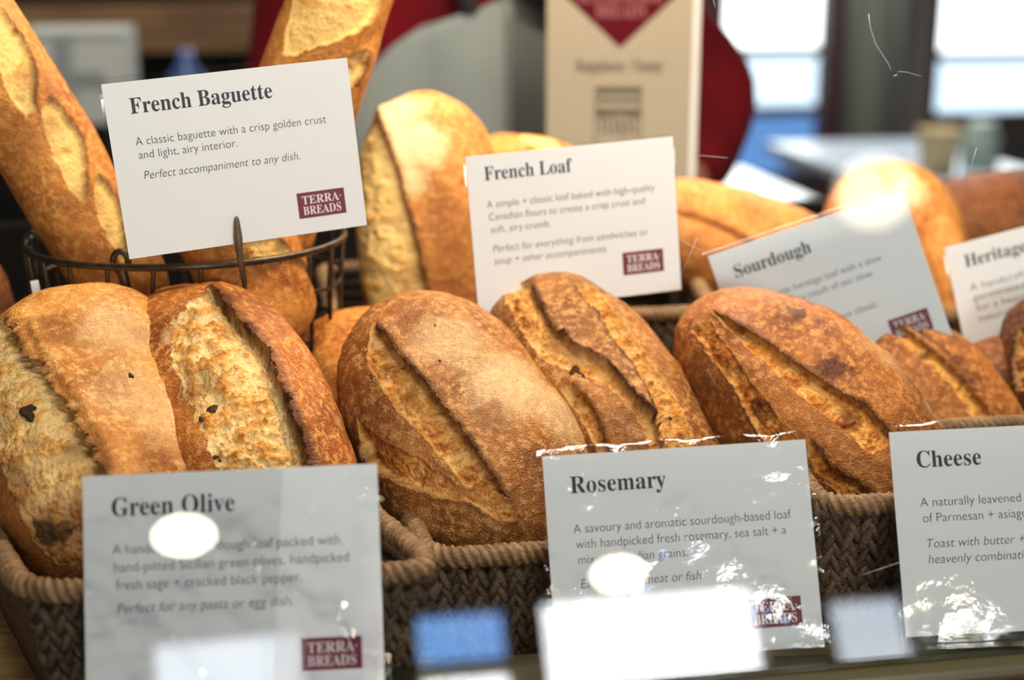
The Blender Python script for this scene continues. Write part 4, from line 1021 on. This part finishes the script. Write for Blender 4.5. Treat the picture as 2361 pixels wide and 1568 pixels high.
# steel canisters / blue bottle on the back counter
def lathe(nm, loc, prof, mat, parent=None, n=28):
    V, Fc = [], []
    for r, z in prof:
        for j in range(n): V.append((loc[0] + r * math.cos(2 * math.pi * j / n), loc[1] + r * math.sin(2 * math.pi * j / n), loc[2] + z))
    for i in range(len(prof) - 1):
        for j in range(n): Fc.append((i * n + j, i * n + (j + 1) % n, (i + 1) * n + (j + 1) % n, (i + 1) * n + j))
    return mesh_obj(nm, V, Fc, mat, parent, origin=loc)
zc_ = bz(430, 292, BYY)
p = WY(432, 200, BYY + .1); o = lathe('bottle', (p[0], p[1], zc_ + .0005), [(0, 0), (.028, 0), (.03, .01), (.03, .07), (.012, .095), (.012, .115), (0, .115)], simple('blue_plastic', S(52, 78, 140), 0.3)); tag(o, 'small blue bottle on the back counter above the French Baguette card', 'bottle')
# columns and mullion between the far windows
def post(nm, xa, xb, Y, mat, label, round_=False):
    a, b = WY(xa, 160, Y), WY(xb, 160, Y)
    if round_:
        o = lathe(nm, ((a[0] + b[0]) / 2, Y + .02, 0.001), [(0, 0), ((b[0] - a[0]) / 2, 0), ((b[0] - a[0]) / 2, 2.998), (0, 2.998)], mat)
    else: o = boxo(nm, (a[0], b[0], Y, Y + .12, .001, 2.999), mat, origin=(a[0], Y, .001))
    tag(o, label, 'column')
post('column', 1955, 2062, 5.0, simple('grey_green_column', S(118, 122, 112), 0.6), 'round grey green column between the two bright windows', True)
post('column', 2078, 2146, 5.2, simple('grey_column', S(88, 84, 80), 0.6), 'square grey column just left of the right window')
post('column', 1908, 1952, 5.3, simple('maroon_column', S(58, 22, 24), 0.6), 'narrow maroon post right of the left window')
post('column', 1590, 1652, 5.3, simple('maroon_column', S(52, 20, 24), 0.6), 'dark maroon post between the tent sign and the left window')
# tables by the windows
wht = simple('white_table_top', S(224, 232, 240), 0.15); blt = simple('blue_grey_table', S(128, 142, 176), 0.3)
def table(xa, xb, ya, Y, D, mat, label):
    a, b = WY(xa, ya, Y), WY(xb, ya, Y); z = a[2]
    root = empty('cafe_table', ((a[0] + b[0]) / 2, Y + D / 2, 0), label, 'table', 'cafe tables by the windows'); og2 = np.array(root.location)
    boxo('table_top', (a[0], b[0], Y, Y + D, z - .03, z), mat, root, bevel=.006, origin=og2)
    m_ = (a[0] + b[0]) / 2
    v, f = tube_data([(m_, Y + D / 2, .02), (m_, Y + D / 2, z - .03)], .03, 14); mesh_obj('table_leg', v, f, M['wire'], root, origin=og2)
    boxo('table_foot', (m_ - .2, m_ + .2, Y + D / 2 - .2, Y + D / 2 + .2, 0.001, .025), M['wire'], root, origin=og2)
    return z
table(1600, 1905, 475, 2.3, .55, wht, 'bright white table top right of the maroon sleeve, catching the window light')
table(1860, 2130, 385, 3.3, .22, blt, 'blue grey table top below the round column')
zt2 = table(2080, 2520, 440, 2.4, .9, simple('pale_blue_table', S(176, 190, 206), 0.25), 'grey table at the far right carrying a beige tub')
p = WY(2168, 420, 2.6); o = lathe('tub', (p[0], 2.62, zt2 + .0005), [(0, 0), (.040, 0), (.052, .10), (.054, .11), (.049, .11), (.038, .006), (0, .006)], simple('beige_tub', S(176, 156, 116), 0.6)); tag(o, 'beige tub on the grey table below the right window', 'tub')
p = WY(2300, 420, 2.6); o = lathe('glass_jar', (p[0], 2.70, zt2 + .0005), [(0, 0), (.045, 0), (.047, .01), (.047, .085), (.034, .10), (.034, .115), (0, .115)], simple('pale_green_jar', S(128, 144, 136), 0.2)); tag(o, 'pale green jar on the grey table at the right edge', 'jar')
